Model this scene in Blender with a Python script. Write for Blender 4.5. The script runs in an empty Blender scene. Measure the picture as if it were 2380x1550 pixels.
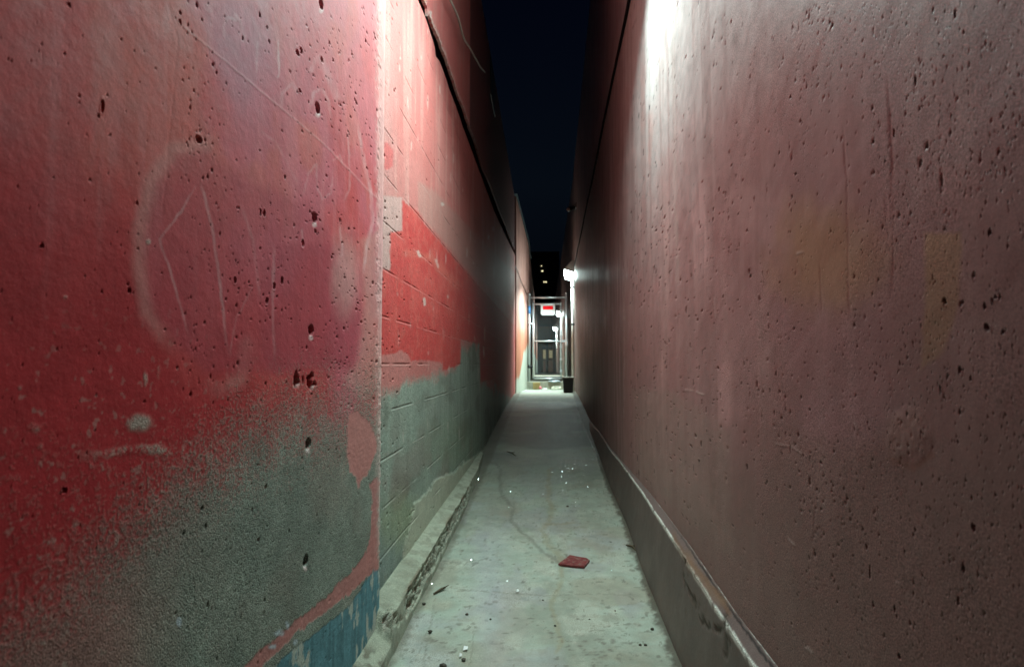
import bpy, bmesh, math, random
import numpy as np
from mathutils import Vector, Matrix

random.seed(7); rng = np.random.default_rng(11)
scene = bpy.context.scene
col = scene.collection
EYE = 1.10                     # lens height above the alley floor
F = 1322.0                     # focal length in units of a 2380 wide picture
PHI = math.atan(71/1322); TH = math.asin(72/1322/math.sqrt(1+(71/1322)**2+(72/1322)**2))
ROT = (Matrix.Rotation(TH, 3, 'Z') @ Matrix.Rotation(math.pi/2+PHI, 3, 'X'))
RM = np.array(ROT)
COP = np.array([0.0, 0.0, EYE])

def project(W):
    c = (W-COP) @ RM
    return np.stack([1190+F*c[:, 0]/-c[:, 2], 775-F*c[:, 1]/-c[:, 2]], 1)
def ray(px, py):
    return RM @ np.array([(px-1190)/F, (775-py)/F, -1.0])
def on_wall(px, py, a, b):     # point of a picture position on the upright plane x = a + b*y
    r = ray(px, py); t = a/(r[0]-b*r[1]); return COP+t*r
def on_depth(px, py, y):
    r = ray(px, py); return COP+r*(y/r[1])
def floor_drop(d):
    return np.interp(d, [0, 3.2, 4, 5, 6.7, 8.3, 10, 11.8, 13, 15.9], [1.10, 1.10, 1.085, 1.05, .97, .875, .80, .75, .715, .70])
def on_floor(px, py):
    r = ray(px, py); lo, hi = .3, 40.0
    for _ in range(60):
        m = (lo+hi)/2; p = r*(m/r[1])
        if -p[2] < floor_drop(m): lo = m
        else: hi = m
    return COP+r*(lo/r[1])

# ---------------------------------------------------------------- noise
def _h(ix, iy, s):
    n = (ix.astype(np.int64)*374761393+iy.astype(np.int64)*668265263+s*974634777) & 0xffffffff
    n = ((n ^ (n >> 13))*1274126177) & 0xffffffff
    return ((n ^ (n >> 16)) & 0xffffff)/float(0xffffff)
def vn(x, y, s=0):
    ix = np.floor(x); iy = np.floor(y); fx = x-ix; fy = y-iy
    fx = fx*fx*(3-2*fx); fy = fy*fy*(3-2*fy)
    a = _h(ix, iy, s); b = _h(ix+1, iy, s); c = _h(ix, iy+1, s); d = _h(ix+1, iy+1, s)
    return (a+(b-a)*fx)+((c+(d-c)*fx)-(a+(b-a)*fx))*fy
def fbm(x, y, s=0, o=4):
    t = 0; a = .5; n = 0
    for i in range(o):
        t = t+a*vn(x*2**i+17.3*i, y*2**i+5.1*i, s+i); n += a; a *= .5
    return t/n
def ss(a, b, x):
    t = np.clip((x-a)/(b-a), 0, 1); return t*t*(3-2*t)

# ---------------------------------------------------------------- a weathered surface: a fine grid with paint, relief and grain per vertex
class Surf:
    def __init__(s, W, nu, nv, U, V):
        s.W = W; s.nu = nu; s.nv = nv; s.U = U; s.V = V
        s.P = project(W); n = len(W)
        s.C = np.zeros((n, 3)); s.H = np.zeros(n); s.G = np.zeros(n); s.R = np.full(n, .6)
        s.jx = fbm(U*9, V*9, 91)-.5; s.jy = fbm(U*9, V*9, 47)-.5
        s.kx = fbm(U*60, V*60, 31, 3)-.5; s.ky = fbm(U*60, V*60, 37, 3)-.5
    def warp(s, j, k):
        return s.P[:, 0]+j*s.jx+k*s.kx, s.P[:, 1]+j*s.jy+k*s.ky
    def _sub(s, pts, m):
        p = np.array(pts, float)
        return np.nonzero((s.P[:, 0] > p[:, 0].min()-m) & (s.P[:, 0] < p[:, 0].max()+m) & (s.P[:, 1] > p[:, 1].min()-m) & (s.P[:, 1] < p[:, 1].max()+m))[0]
    @staticmethod
    def _dist(x, y, pts, closed):
        best = np.full(len(x), 1e18); tt = np.zeros(len(x)); n = len(pts)
        for i in range(n if closed else n-1):
            ax, ay = pts[i]; bx, by = pts[(i+1) % n]
            dx, dy = bx-ax, by-ay; L = dx*dx+dy*dy+1e-9
            t = np.clip(((x-ax)*dx+(y-ay)*dy)/L, 0, 1)
            q = (x-ax-t*dx)**2+(y-ay-t*dy)**2
            w = q < best; best[w] = q[w]; tt[w] = (i+t[w])/max(1, n-1)
        return np.sqrt(best), tt
    def poly(s, pts, soft=3, j=0, k=0):
        out = np.zeros(len(s.U)); ii = s._sub(pts, soft+abs(j)+abs(k))
        if not len(ii): return out
        x, y = s.warp(j, k); x = x[ii]; y = y[ii]
        d, _ = s._dist(x, y, pts, True); ins = np.zeros(len(x), bool); n = len(pts)
        for i in range(n):
            ax, ay = pts[i]; bx, by = pts[(i+1) % n]
            c = ((ay > y) != (by > y)) & (x < (bx-ax)*(y-ay)/(by-ay+1e-12)+ax); ins ^= c
        out[ii] = ss(-soft, soft, np.where(ins, d, -d)); return out
    def line(s, pts, w, soft=1.5, j=0, k=0, fade=0):
        out = np.zeros(len(s.U)); ii = s._sub(pts, w+soft+abs(j)+abs(k)+2)
        if not len(ii): return out
        x, y = s.warp(j, k); d, t = s._dist(x[ii], y[ii], pts, False)
        m = 1-ss(w-soft, w+soft, d)
        if fade: m = m*np.clip(np.minimum(t, 1-t)/fade, 0, 1)
        out[ii] = m; return out
    def ell(s, c, rx, ry, soft=.5, j=0, k=0, rot=0):
        x, y = s.warp(j, k); x = x-c[0]; y = y-c[1]
        if rot: x, y = x*math.cos(rot)+y*math.sin(rot), -x*math.sin(rot)+y*math.cos(rot)
        r = np.sqrt((x/rx)**2+(y/ry)**2); return 1-ss(1-soft, 1+soft, r)
    def mix(s, m, c):
        m = np.clip(m, 0, 1)[:, None]; s.C = s.C*(1-m)+np.array(c)*m
    def pit(s, u, v, ru, rv, depth, U1, V1, lift=0, dirt=.35, jag=0, slant=0):   # a hole in the face at (u, v) metres
        i0, i1 = np.searchsorted(U1, [u-ru*1.8, u+ru*1.8]); j0, j1 = np.searchsorted(V1, [v-rv*1.8-abs(slant*ru)*2, v+rv*1.8+abs(slant*ru)*2])
        if i1 <= i0 or j1 <= j0: return
        ii = (np.arange(i0, i1)[:, None]*s.nv+np.arange(j0, j1)[None, :]).ravel()
        du = (s.U[ii]-u); dv = s.V[ii]-v-slant*du
        r = np.sqrt((du/ru)**2+(dv/rv)**2)
        if jag: r = r+jag*(s.kx[ii]*2+s.jx[ii])
        m = 1-ss(.55, 1.1, r)
        s.H[ii] = np.minimum(s.H[ii], -depth*m)
        if lift: s.H[ii] += lift*(ss(1.7, 1.15, r) if False else (1-ss(1.1, 1.7, r))*ss(.8, 1.1, r))
        s.C[ii] = s.C[ii]*(1-m*dirt)[:, None]
    def build(s, name, mat, normal, thick, flip=False, parent=None, close=True):
        N = np.array(normal, float)
        n = len(s.W); nu, nv = s.nu, s.nv
        co = s.W+s.H[:, None]*N
        idx = np.arange(n).reshape(nu, nv)
        q = np.stack([idx[:-1, :-1], idx[1:, :-1], idx[1:, 1:], idx[:-1, 1:]], -1).reshape(-1, 4)
        C, G, R = s.C, s.G, s.R
        if close:
            ring = np.concatenate([idx[:, 0], idx[-1, 1:], idx[-2::-1, -1], idx[0, -2:0:-1]])
            back = s.W[ring]-N*thick
            bi = n+np.arange(len(ring)); rn = np.roll(ring, -1); bn = np.roll(bi, -1)
            side = np.stack([rn, ring, bi, bn], -1)
            co = np.concatenate([co, back]); q = np.concatenate([q, side])
            c0 = n; cs = [n, n+nu-1, n+nu-1+nv-1, n+2*(nu-1)+nv-1]
            q = np.concatenate([q, np.array([[cs[3], cs[2], cs[1], cs[0]]])])
            C = np.concatenate([C, C[ring]]); G = np.concatenate([G, G[ring]]); R = np.concatenate([R, R[ring]])
        if flip: q = q[:, ::-1]
        me = bpy.data.meshes.new(name)
        me.vertices.add(len(co)); me.vertices.foreach_set('co', co.astype(np.float32).ravel())
        me.loops.add(q.size); me.loops.foreach_set('vertex_index', np.ascontiguousarray(q).astype(np.int32).ravel())
        me.polygons.add(len(q)); me.polygons.foreach_set('loop_start', (np.arange(len(q))*4).astype(np.int32))
        me.update(calc_edges=True)
        sm = np.ones(len(q), bool)
        if close: sm[(nu-1)*(nv-1):] = False
        me.polygons.foreach_set('use_smooth', sm)
        a = me.attributes.new('paint', 'FLOAT_COLOR', 'POINT')
        a.data.foreach_set('color', np.concatenate([np.clip(C, .003, .95), R[:, None]], 1).astype(np.float32).ravel())
        a = me.attributes.new('grain', 'FLOAT', 'POINT'); a.data.foreach_set('value', G.astype(np.float32))
        me.materials.append(mat)
        o = bpy.data.objects.new(name, me); col.objects.link(o)
        if parent: o.parent = parent
        return o

def wall_surf(U1, V1, xf, zlo=None, zhi=None):
    U = np.repeat(U1, len(V1))
    if zhi is None: V = np.tile(V1, len(U1))
    else: V = (zlo+(zhi-zlo)[:, None]*0).repeat(1).repeat(1) if False else (zlo[:, None]+(zhi-zlo)[:, None]*V1[None, :]).ravel()
    W = np.stack([xf(U), U, V+EYE], 1)
    return Surf(W, len(U1), len(V1), U, V)

# ---------------------------------------------------------------- materials
def nt(name):
    m = bpy.data.materials.new(name); m.use_nodes = True
    t = m.node_tree; t.nodes.clear()
    out = t.nodes.new('ShaderNodeOutputMaterial'); b = t.nodes.new('ShaderNodeBsdfPrincipled')
    t.links.new(b.outputs[0], out.inputs[0]); return m, t, b
def noise(t, scale, detail=3, rough=.55, stretch=None):
    tc = t.nodes.new('ShaderNodeTexCoord'); n = t.nodes.new('ShaderNodeTexNoise')
    n.inputs['Scale'].default_value = scale; n.inputs['Detail'].default_value = detail; n.inputs['Roughness'].default_value = rough
    if stretch:
        mp = t.nodes.new('ShaderNodeMapping'); mp.inputs['Scale'].default_value = stretch
        t.links.new(tc.outputs['Object'], mp.inputs['Vector']); t.links.new(mp.outputs[0], n.inputs['Vector'])
    else: t.links.new(tc.outputs['Object'], n.inputs['Vector'])
    return n.outputs['Fac']
def mth(t, op, a, b=None, c=None):
    n = t.nodes.new('ShaderNodeMath'); n.operation = op
    for i, v in enumerate((a, b, c)):
        if v is None: continue
        if isinstance(v, (int, float)): n.inputs[i].default_value = v
        else: t.links.new(v, n.inputs[i])
    return n.outputs[0]
def maprange(t, v, a, b, c, d):
    n = t.nodes.new('ShaderNodeMapRange'); t.links.new(v, n.inputs[0])
    for i, k in enumerate((a, b, c, d)): n.inputs[i+1].default_value = k
    return n.outputs[0]
def weathered(name, fine=(220, .25), mid=(30, .12), bump_fine=(260, .0006), bump_mid=(70, .0008), grain_bump=.003, spec=.4, pinholes=0):
    m, t, b = nt(name); L = t.links
    at = t.nodes.new('ShaderNodeAttribute'); at.attribute_name = 'paint'
    ag = t.nodes.new('ShaderNodeAttribute'); ag.attribute_name = 'grain'
    g = ag.outputs['Fac']
    nf = noise(t, fine[0], 3, .6); nm = noise(t, mid[0], 4, .6)
    grn = noise(t, 330, 2, .6)
    f = mth(t, 'ADD', maprange(t, nf, .3, .7, 1-fine[1], 1+fine[1]), maprange(t, nm, .3, .7, -mid[1], mid[1]))
    gr = maprange(t, grn, .36, .64, .35, 1.75)
    gmix = mth(t, 'ADD', mth(t, 'MULTIPLY', gr, g), mth(t, 'SUBTRACT', 1.0, g))
    f = mth(t, 'MULTIPLY', f, gmix)
    mul = t.nodes.new('ShaderNodeVectorMath'); mul.operation = 'SCALE'
    L.new(at.outputs['Color'], mul.inputs[0])
    hgt = mth(t, 'MULTIPLY', noise(t, bump_fine[0], 2), bump_fine[1])
    hgt = mth(t, 'ADD', hgt, mth(t, 'MULTIPLY', noise(t, bump_mid[0], 4, .6), bump_mid[1]))
    hgt = mth(t, 'ADD', hgt, mth(t, 'MULTIPLY', mth(t, 'MULTIPLY', grn, g), grain_bump))
    if pinholes:
        tc = t.nodes.new('ShaderNodeTexCoord'); mp = t.nodes.new('ShaderNodeMapping'); mp.inputs['Scale'].default_value = (1, 1, .55)
        L.new(tc.outputs['Object'], mp.inputs[0]); v = t.nodes.new('ShaderNodeTexVoronoi'); v.inputs['Scale'].default_value = 150
        L.new(mp.outputs[0], v.inputs['Vector'])
        sel = mth(t, 'GREATER_THAN', mth(t, 'ADD', noise(t, 5, 4, .6), mth(t, 'MULTIPLY', noise(t, 43, 1), .35)), .72)
        hole = mth(t, 'MULTIPLY', mth(t, 'MULTIPLY', maprange(t, v.outputs['Distance'], .10, .26, 1, 0), sel), pinholes)
        hgt = mth(t, 'SUBTRACT', hgt, mth(t, 'MULTIPLY', hole, .0008))
        f = mth(t, 'MULTIPLY', f, mth(t, 'SUBTRACT', 1.0, mth(t, 'MULTIPLY', hole, .3)))
    L.new(f, mul.inputs['Scale']); L.new(mul.outputs[0], b.inputs['Base Color'])
    bp = t.nodes.new('ShaderNodeBump'); bp.inputs['Strength'].default_value = 1; bp.inputs['Distance'].default_value = 1
    L.new(hgt, bp.inputs['Height']); L.new(bp.outputs[0], b.inputs['Normal'])
    rr = mth(t, 'ADD', at.outputs['Alpha'], maprange(t, nm, .3, .7, -.08, .08))
    L.new(rr, b.inputs['Roughness']); b.inputs['Specular IOR Level'].default_value = spec
    return m
def simple(name, c, rough=.6, metal=0, var=.2, scale=40, bump=.0, spec=.5):
    m, t, b = nt(name); L = t.links
    n = noise(t, scale, 4, .6); cr = t.nodes.new('ShaderNodeVectorMath'); cr.operation = 'SCALE'
    cr.inputs[0].default_value = c; L.new(maprange(t, n, .3, .7, 1-var, 1+var), cr.inputs['Scale'])
    L.new(cr.outputs[0], b.inputs['Base Color']); b.inputs['Metallic'].default_value = metal
    L.new(maprange(t, n, .3, .7, rough-.08, rough+.08), b.inputs['Roughness']); b.inputs['Specular IOR Level'].default_value = spec
    if bump:
        bp = t.nodes.new('ShaderNodeBump'); bp.inputs['Distance'].default_value = bump; L.new(n, bp.inputs['Height']); L.new(bp.outputs[0], b.inputs['Normal'])
    return m
def emit(name, c, s):
    m, t, b = nt(name); b.inputs['Base Color'].default_value = (.8, .8, .8, 1)
    b.inputs['Emission Color'].default_value = (*c, 1); b.inputs['Emission Strength'].default_value = s; return m

M_LEFT = weathered('faded_red_paint', fine=(300, .10), mid=(26, .10), bump_fine=(420, .0003), bump_mid=(60, .0012), grain_bump=.0028, spec=.22)
M_BLOCK = weathered('painted_block', fine=(260, .14), mid=(22, .10), bump_fine=(300, .0007), bump_mid=(80, .0014), grain_bump=.0012, spec=.35)
M_RIGHT = weathered('mauve_wall_paint', fine=(300, .08), mid=(16, .10), bump_fine=(380, .00010), bump_mid=(45, .0004), grain_bump=.0007, spec=.55, pinholes=1)
M_PLINTH = weathered('plinth_paint', fine=(300, .08), mid=(16, .10), bump_fine=(380, .0003), bump_mid=(40, .0015), grain_bump=.002, spec=.4)
M_FLOOR = weathered('alley_concrete', fine=(180, .10), mid=(14, .12), bump_fine=(200, .0006), bump_mid=(40, .0015), grain_bump=.003, spec=.35)
M_KERB = weathered('kerb_concrete', fine=(220, .15), mid=(24, .15), bump_fine=(260, .001), bump_mid=(60, .003), grain_bump=.004, spec=.3)
M_GALV = simple('galvanised_steel', (.62, .66, .68), .38, .75, .12, 60)
M_WIRE = simple('fence_wire', (.24, .26, .27), .45, .7, .1, 60)
M_DARK = simple('dark_metal', (.03, .03, .032), .5, .4, .2, 50)
M_HOOD = simple('lamp_housing', (.50, .50, .48), .5, .3, .15, 50)
LAMP_C = (.76, 1.0, .96)
LAMP_E = 36
M_LENS = emit('lamp_lens', LAMP_C, LAMP_E); M_LENS_OUT = emit('lamp_lens_front', LAMP_C, 115); M_LENS_SIDE = emit('lamp_lens_side', LAMP_C, 42)

# ---------------------------------------------------------------- small mesh helpers
def tag(o, label=None, cat=None, group=None, kind=None):
    if label: o['label'] = label
    if cat: o['category'] = cat
    if group: o['group'] = group
    if kind: o['kind'] = kind
    return o
def empty(name, loc, rz=0):
    o = bpy.data.objects.new(name, None); col.objects.link(o); o.location = loc; o.rotation_euler = (0, 0, rz); return o
def obj(name, bm, mat, parent=None, smooth=False, bevel=0):
    if bevel: bmesh.ops.bevel(bm, geom=bm.edges[:], offset=bevel, segments=2, affect='EDGES', profile=.6)
    bmesh.ops.recalc_face_normals(bm, faces=bm.faces[:])
    me = bpy.data.meshes.new(name); bm.to_mesh(me); bm.free()
    for p in me.polygons: p.use_smooth = smooth
    me.materials.append(mat); o = bpy.data.objects.new(name, me); col.objects.link(o)
    if parent: o.parent = parent
    return o
def box(bm, x0, x1, y0, y1, z0, z1):
    v = [bm.verts.new((x, y, z)) for x in (x0, x1) for y in (y0, y1) for z in (z0, z1)]
    for f in ((0, 1, 3, 2), (4, 6, 7, 5), (0, 4, 5, 1), (2, 3, 7, 6), (0, 2, 6, 4), (1, 5, 7, 3)): bm.faces.new([v[i] for i in f])
def prism(bm, prof, y0, y1):   # x-z outline drawn out along y
    a = [bm.verts.new((x, y0, z)) for x, z in prof]; b = [bm.verts.new((x, y1, z)) for x, z in prof]
    n = len(prof); bm.faces.new(a); bm.faces.new(b[::-1])
    for i in range(n): bm.faces.new([a[i], b[i], b[(i+1) % n], a[(i+1) % n]])
def tube(bm, pts, r, seg=8, cap=True):
    pts = [Vector(p) for p in pts]; rings = []
    for i, p in enumerate(pts):
        d = (pts[min(i+1, len(pts)-1)]-pts[max(i-1, 0)]).normalized()
        up = Vector((0, 0, 1)) if abs(d.z) < .9 else Vector((1, 0, 0))
        a = d.cross(up).normalized(); b = d.cross(a).normalized()
        rr = r[i] if isinstance(r, (list, tuple)) else r
        rings.append([bm.verts.new(p+a*rr*math.cos(2*math.pi*k/seg)+b*rr*math.sin(2*math.pi*k/seg)) for k in range(seg)])
    for i in range(len(rings)-1):
        for k in range(seg): bm.faces.new([rings[i][k], rings[i][(k+1) % seg], rings[i+1][(k+1) % seg], rings[i+1][k]])
    if cap: bm.faces.new(rings[0][::-1]); bm.faces.new(rings[-1])

# ================================================================ LEFT NEAR WALL (poured concrete, faded red)
AL = -.64
def xl(u): return AL+0*u
pxs = np.linspace(-140, 886.5, 640); E_L = .64*F/(1262-886.5)
U1 = np.array([on_wall(p, 775, AL, 0)[1] for p in pxs]); U1[-1] = 2.24
V1 = np.concatenate([np.linspace(-1.22, 1.82, 1330), np.linspace(1.86, 3.6, 60)])
S = wall_surf(U1, V1, xl); U, V = S.U, S.V; X, Y = S.P[:, 0], S.P[:, 1]
n1 = fbm(U*2.2, V*2.2, 1, 5); n2 = fbm(U*6, V*5, 2, 5); n3 = fbm(U*26, V*20, 3, 4); n4 = fbm(U*240, V*260, 4, 2); nvs = fbm(U*30, V*2.5, 5, 4)
deep = np.array([.39, .020, .026]); mid = np.array([.50, .068, .066]); mauve = np.array([.50, .125, .155]); pale = np.array([.60, .215, .22]); orange = np.array([.53, .118, .088])
S.C[:] = mid
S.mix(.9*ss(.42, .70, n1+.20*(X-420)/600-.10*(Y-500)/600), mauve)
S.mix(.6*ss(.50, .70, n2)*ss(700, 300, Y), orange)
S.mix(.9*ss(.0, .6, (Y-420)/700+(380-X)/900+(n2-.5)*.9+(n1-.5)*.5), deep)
S.mix(.40*ss(.45, .9, (X-420)/600+(330-Y)/700+(n2-.5)*.5), pale)  # paler to the upper right: lamp glare painted in on top of fading
S.mix(.35*S.ell((565, 90), 70, 150, .6, 60), (.36, .22, .30))
S.mix(.25*ss(.5, .75, nvs)*ss(900, 500, Y), pale)
# patch roller work: crimson area, its pale halo
loop = [(470, 338), (400, 352), (352, 420), (330, 520), (325, 620), (345, 720), (395, 800), (450, 868), (500, 905), (560, 880), (575, 800)]
S.mix(.58*S.line(loop, 17, 15, 18, 8)*ss(.22, .60, n2), (.52, .22, .20))
S.mix(.5*S.poly([(470, 350), (405, 365), (360, 430), (340, 560), (350, 700), (400, 790), (470, 870), (560, 860), (640, 865), (825, 862), (838, 700), (800, 640), (770, 560), (720, 470), (600, 430)], 18, 20, 6), (.36, .055, .075))
S.mix(.5*S.poly([(770, 570), (805, 690), (830, 740), (826, 858), (700, 850), (640, 866), (610, 840), (600, 700), (640, 560)], 12, 16, 5), (.34, .05, .07))
S.mix(.55*S.poly([(838, 560), (878, 540), (878, 900), (840, 930), (800, 880), (832, 840), (842, 720)], 12, 14, 6), (.50, .27, .23))
S.mix(.55*S.ell((800, 640), 28, 90, .6, 25, 8), (.52, .30, .27))
# chalky scribbles
chalk = (.66, .47, .47)
for pts, w, a in [([(463, 420), (420, 490), (372, 556), (392, 620), (415, 690), (440, 790)], 2.6, .38), ([(463, 418), (492, 520), (508, 640), (530, 832)], 2.8, .42),
                  ([(532, 830), (548, 740), (590, 660)], 2.2, .2), ([(646, 88), (648, 170), (645, 182)], 1.8, .7), ([(598, 95), (597, 175)], 2.5, .4),
                  ([(652, 255), (656, 215), (680, 193), (697, 220)], 4, .35), ([(718, 260), (730, 215), (748, 207), (765, 235), (771, 290)], 3.2, .4),
                  ([(740, 122), (760, 170), (775, 205), (790, 240)], 7, .38), ([(738, 128), (722, 170)], 5, .3),
                  ([(830, 280), (842, 360), (862, 450), (866, 515), (850, 585), (842, 640)], 3.4, .5), ([(806, 290), (812, 370), (812, 440), (797, 470)], 2.2, .35),
                  ([(700, 465), (720, 400), (735, 380), (738, 440), (750, 465), (770, 450), (778, 380)], 2.2, .35), ([(770, 375), (790, 360), (797, 380)], 2, .3),
                  ([(788, 517), (795, 570), (792, 600)], 2.2, .35), ([(700, 530), (702, 560)], 2.2, .4), ([(556, 50), (530, 40), (522, 62), (520, 90)], 3, .4), ([(545, 30), (560, 50), (572, 110)], 3, .3),
                  ([(560, 470), (590, 560), (606, 700)], 3, .18), ([(636, 560), (634, 700), (637, 840)], 3, .25), ([(690, 1035), (712, 930), (720, 900)], 3, .5),
                  ([(612, 1365), (640, 1270), (680, 1205)], 5, .45), ([(660, 1300), (672, 1245)], 3, .3), ([(740, 1000), (738, 968)], 2.4, .5), ([(752, 1000), (756, 962)], 2.4, .5), ([(765, 1002), (768, 975)], 2.4, .45),
                  ([(770, 1215), (790, 1165), (800, 1120)], 2, .3), ([(400, 1460), (425, 1425)], 4, .5), ([(700, 440), (640, 330), (600, 300)], 2.5, .15), ([(490, 1190), (420, 1230), (350, 1260)], 5, .25)]:
    S.mix(.75*a*S.line(pts, w, w*.95, 5, 5, .12)*(.1+1.6*n3), chalk if pts[0][1] < 1000 else (.50, .30, .28))
# bare concrete towards the foot, speckled where the paint wore off
bare = (.190, .215, .178)
edge = np.interp(X, [-200, 0, 150, 300, 430, 560, 700, 800, 890], [1560, 1450, 1360, 1220, 1090, 1015, 975, 945, 930])
bm_ = ss(-.52, .52, (Y-edge)/280+(n3-.5)*.30+(n2-.5)*.35+(n4-.5)*1.0)
bm_ = np.maximum(bm_, ss(.62, .74, n4+.10*ss(700, 1100, Y)-.07)*ss(850, 1150, Y)*.32)*(.62+.38*ss(100, 520, X+(n2-.5)*300))
tone = .72+.6*fbm(U*11, V*11, 8, 5)
S.mix(bm_, bare); S.C *= (1+(tone-1)*bm_)[:, None]
S.mix(.35*bm_*ss(.45, .7, fbm(U*3, V*3, 18)), (.22, .17, .14))
S.G = np.maximum(S.G, bm_*.95)
sc = np.maximum(S.line([(175, 1062), (260, 1052), (330, 1044), (400, 1052), (505, 1050)], 9, 7, 10, 10, .35), S.ell((325, 985), 26, 18, .5, 14, 10))*(.3+1.2*n3)
for c, rx, ry in [((80, 995), 14, 10), ((90, 1035), 8, 6), ((370, 860), 5, 20), ((338, 880), 5, 16), ((150, 690), 7, 5), ((165, 735), 6, 6), ((50, 900), 5, 5), ((345, 560), 5, 6), ((405, 992), 4, 7), ((425, 1030), 4, 4), ((212, 1075), 4, 7)]:
    sc = np.maximum(sc, S.ell(c, rx, ry, .5, 10, 8)*.8*ss(.3, .6, n3))
S.mix(.8*np.clip(sc*ss(.28, .62, n3+.6*(n4-.5)), 0, 1), (.38, .36, .30)); S.G = np.maximum(S.G, .6*sc)
spk = ss(.72, .77, fbm(U*80, V*100, 61, 3))*ss(600, 1000, Y)*ss(700, 300, X)
S.mix(.35*spk, (.38, .33, .28))
# leftovers of paint low down
rp = S.poly([(812, 962), (832, 955), (853, 975), (872, 1015), (874, 1040), (868, 1062), (852, 1105), (838, 1118), (832, 1135), (826, 1110), (812, 1098), (806, 1060)], 2.5, 8, 7)
S.mix(.95*rp, (.46, .19, .17)); S.G *= (1-.85*rp)
rp = S.poly([(862, 1120), (876, 1112), (880, 1340), (850, 1345), (820, 1372), (770, 1415), (700, 1462), (630, 1520), (590, 1560), (555, 1560), (600, 1510), (690, 1440), (760, 1390), (812, 1330), (842, 1290), (860, 1262)], 3, 18, 12)
S.mix(.9*rp*ss(.15, .5, n3+rp*.2), (.44, .17, .155)); S.G *= (1-.8*rp)
bl = S.poly([(872, 1322), (890, 1320), (890, 1600), (600, 1600), (628, 1552), (690, 1500), (760, 1452), (812, 1405), (850, 1352)], 2.5, 12, 9)
nb = fbm(U*60, V*14, 77, 4)
S.mix(.95*bl, (.085, .20, .235)); S.C *= (1+bl*(nb-.5)*.9)[:, None]; S.G *= (1-.75*bl)
S.mix(.85*bl*ss(.56, .64, fbm(U*34, V*16, 78, 4)+.10*ss(790, 880, X)-.03), (.42, .43, .37))
for c, rx, ry in [((648, 1470), 12, 7), ((667, 1453), 5, 9), ((686, 1492), 5, 5), ((415, 1445), 6, 10), ((632, 1500), 9, 5)]:
    S.mix(.8*S.ell(c, rx, ry, .4, 8, 8), (.42, .47, .52))
S.mix(.8*S.poly([(866, 1505), (884, 1490), (890, 1600), (845, 1600)], 4, 20, 14)*ss(.45, .6, n3), (.07, .05, .035))
S.R = .68+.2*bm_
# form board seam, arris, undulation
S.H += .0018*(fbm(U*4, V*4, 21, 4)-.5)+.0006*(fbm(U*40, V*40, 22, 3)-.5)
seam = [(425, 62), (520, 140), (600, 208), (690, 282), (770, 352), (850, 437), (886, 472)]
S.H += .0005*S.line(seam, 2.2, 2.0, 3, 2)*(1-bm_); S.mix(.22*S.line(seam, 1.8, 1.6, 3, 2), (.62, .42, .40))
S.H += -.0003*S.line([(388, 0), (412, 90), (404, 210), (392, 330), (378, 500)], 3, 2.5, 5, 4)
S.mix(.5*ss(868, 884, X+S.kx*14)*ss(1360, 1200, Y), (.62, .47, .43))
S.H += -.004*ss(878, 886, X+S.kx*20+S.jx*10)
S.H += .0012*bm_*(fbm(U*130, V*130, 25, 2)-.5)
# holes
def lp(px, py): p = on_wall(px, py, AL, 0); return p[1], p[2]-EYE
def sz(u, x, rx, ry): return rx*u*u/(abs(x)*F), ry*u/F
for px, py in [(746, 8), (738, 251), (731, 506), (723, 767), (716, 1031), (710, 1303)]:
    u, v = lp(px, py); S.pit(u, v, .0155, .0155, .05, U1, V1, 0, .5, .1)
    S.mix(.7*S.ell((px, py+17), 5, 6, .5, 4, 4), (.60, .48, .46))
for px, py, ru, rv, dep, jag in [(692, 125, .014, .010, .02, .8), (700, 118, .008, .012, .012, .5), (237, 247, .010, .026, .018, .3), (228, 270, .008, .008, .004, .3), (418, 52, .012, .014, .005, .4), (419, 30, .010, .008, .004, .4),
                            (872, 88, .012, .007, .015, .2), (704, 567, .008, .014, .012, .2), (605, 494, .006, .012, .012, .2), (614, 495, .006, .012, .012, .2), (655, 652, .007, .012, .012, .2), (546, 651, .007, .01, .012, .2), (637, 664, .007, .01, .012, .2),
                            (688, 884, .018, .020, .02, 1.0), (704, 886, .008, .014, .008, .8), (722, 882, .020, .022, .026, 1.1), (730, 892, .016, .012, .014, 1.0), (150, 1139, .012, .008, .014, .4), (318, 472, .010, .006, .010, .4), (97, 572, .008, .007, .01, .2), (461, 325, .012, .008, .006, .5),
                            (300, 675, .010, .008, .005, .4), (160, 12, .008, .008, .01, .3), (870, 755, .008, .006, .01, .2), (880, 703, .006, .008, .01, .2), (748, 140, .010, .012, .008, .3), (697, 212, .012, .008, .010, .3), (620, 700, .008, .01, .008, .2), (600, 1255, .007, .006, .01, .3), (470, 1180, .006, .006, .01, .3)]:
    u, v = lp(px, py); k_ = .36 if px < 440 else .8; S.pit(u, v, ru*k_, rv*k_, dep, U1, V1, .0012 if jag < .6 else 0, .45, jag)
for c in [(690, 897), (724, 900), (706, 897)]: S.mix(.75*S.ell(c, 7, 5, .5, 14, 14)*ss(.35, .55, n3), (.55, .52, .47))
cnt = 0
while cnt < 1250:
    px = random.uniform(0, 880); py = random.uniform(-20, 1550)
    u, v = lp(px, py)
    clus = float(vn(np.array([u*5.]), np.array([v*5.]), 71)[0])
    if random.random() > (.10+1.2*clus**2.5)*(.16 if px < 420 else 1)*(.3 if py > 950 else 1): continue
    rx = .9+1.3*random.random()**5; ry = rx*random.choice((1, 1.2, 1.5, 2, 3)) if px > 420 else rx*1.2
    ru, rv = sz(u, .64, rx*(1.5 if px < 420 else 1), ry); S.pit(u, v, ru, rv, 0.002+.9*rv, U1, V1, .0004 if random.random() < .25 else 0, .7, .15, random.uniform(-.2, .2)); cnt += 1
S.C *= (.94+.12*fbm(U*14, V*14, 33, 4))[:, None]
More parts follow.
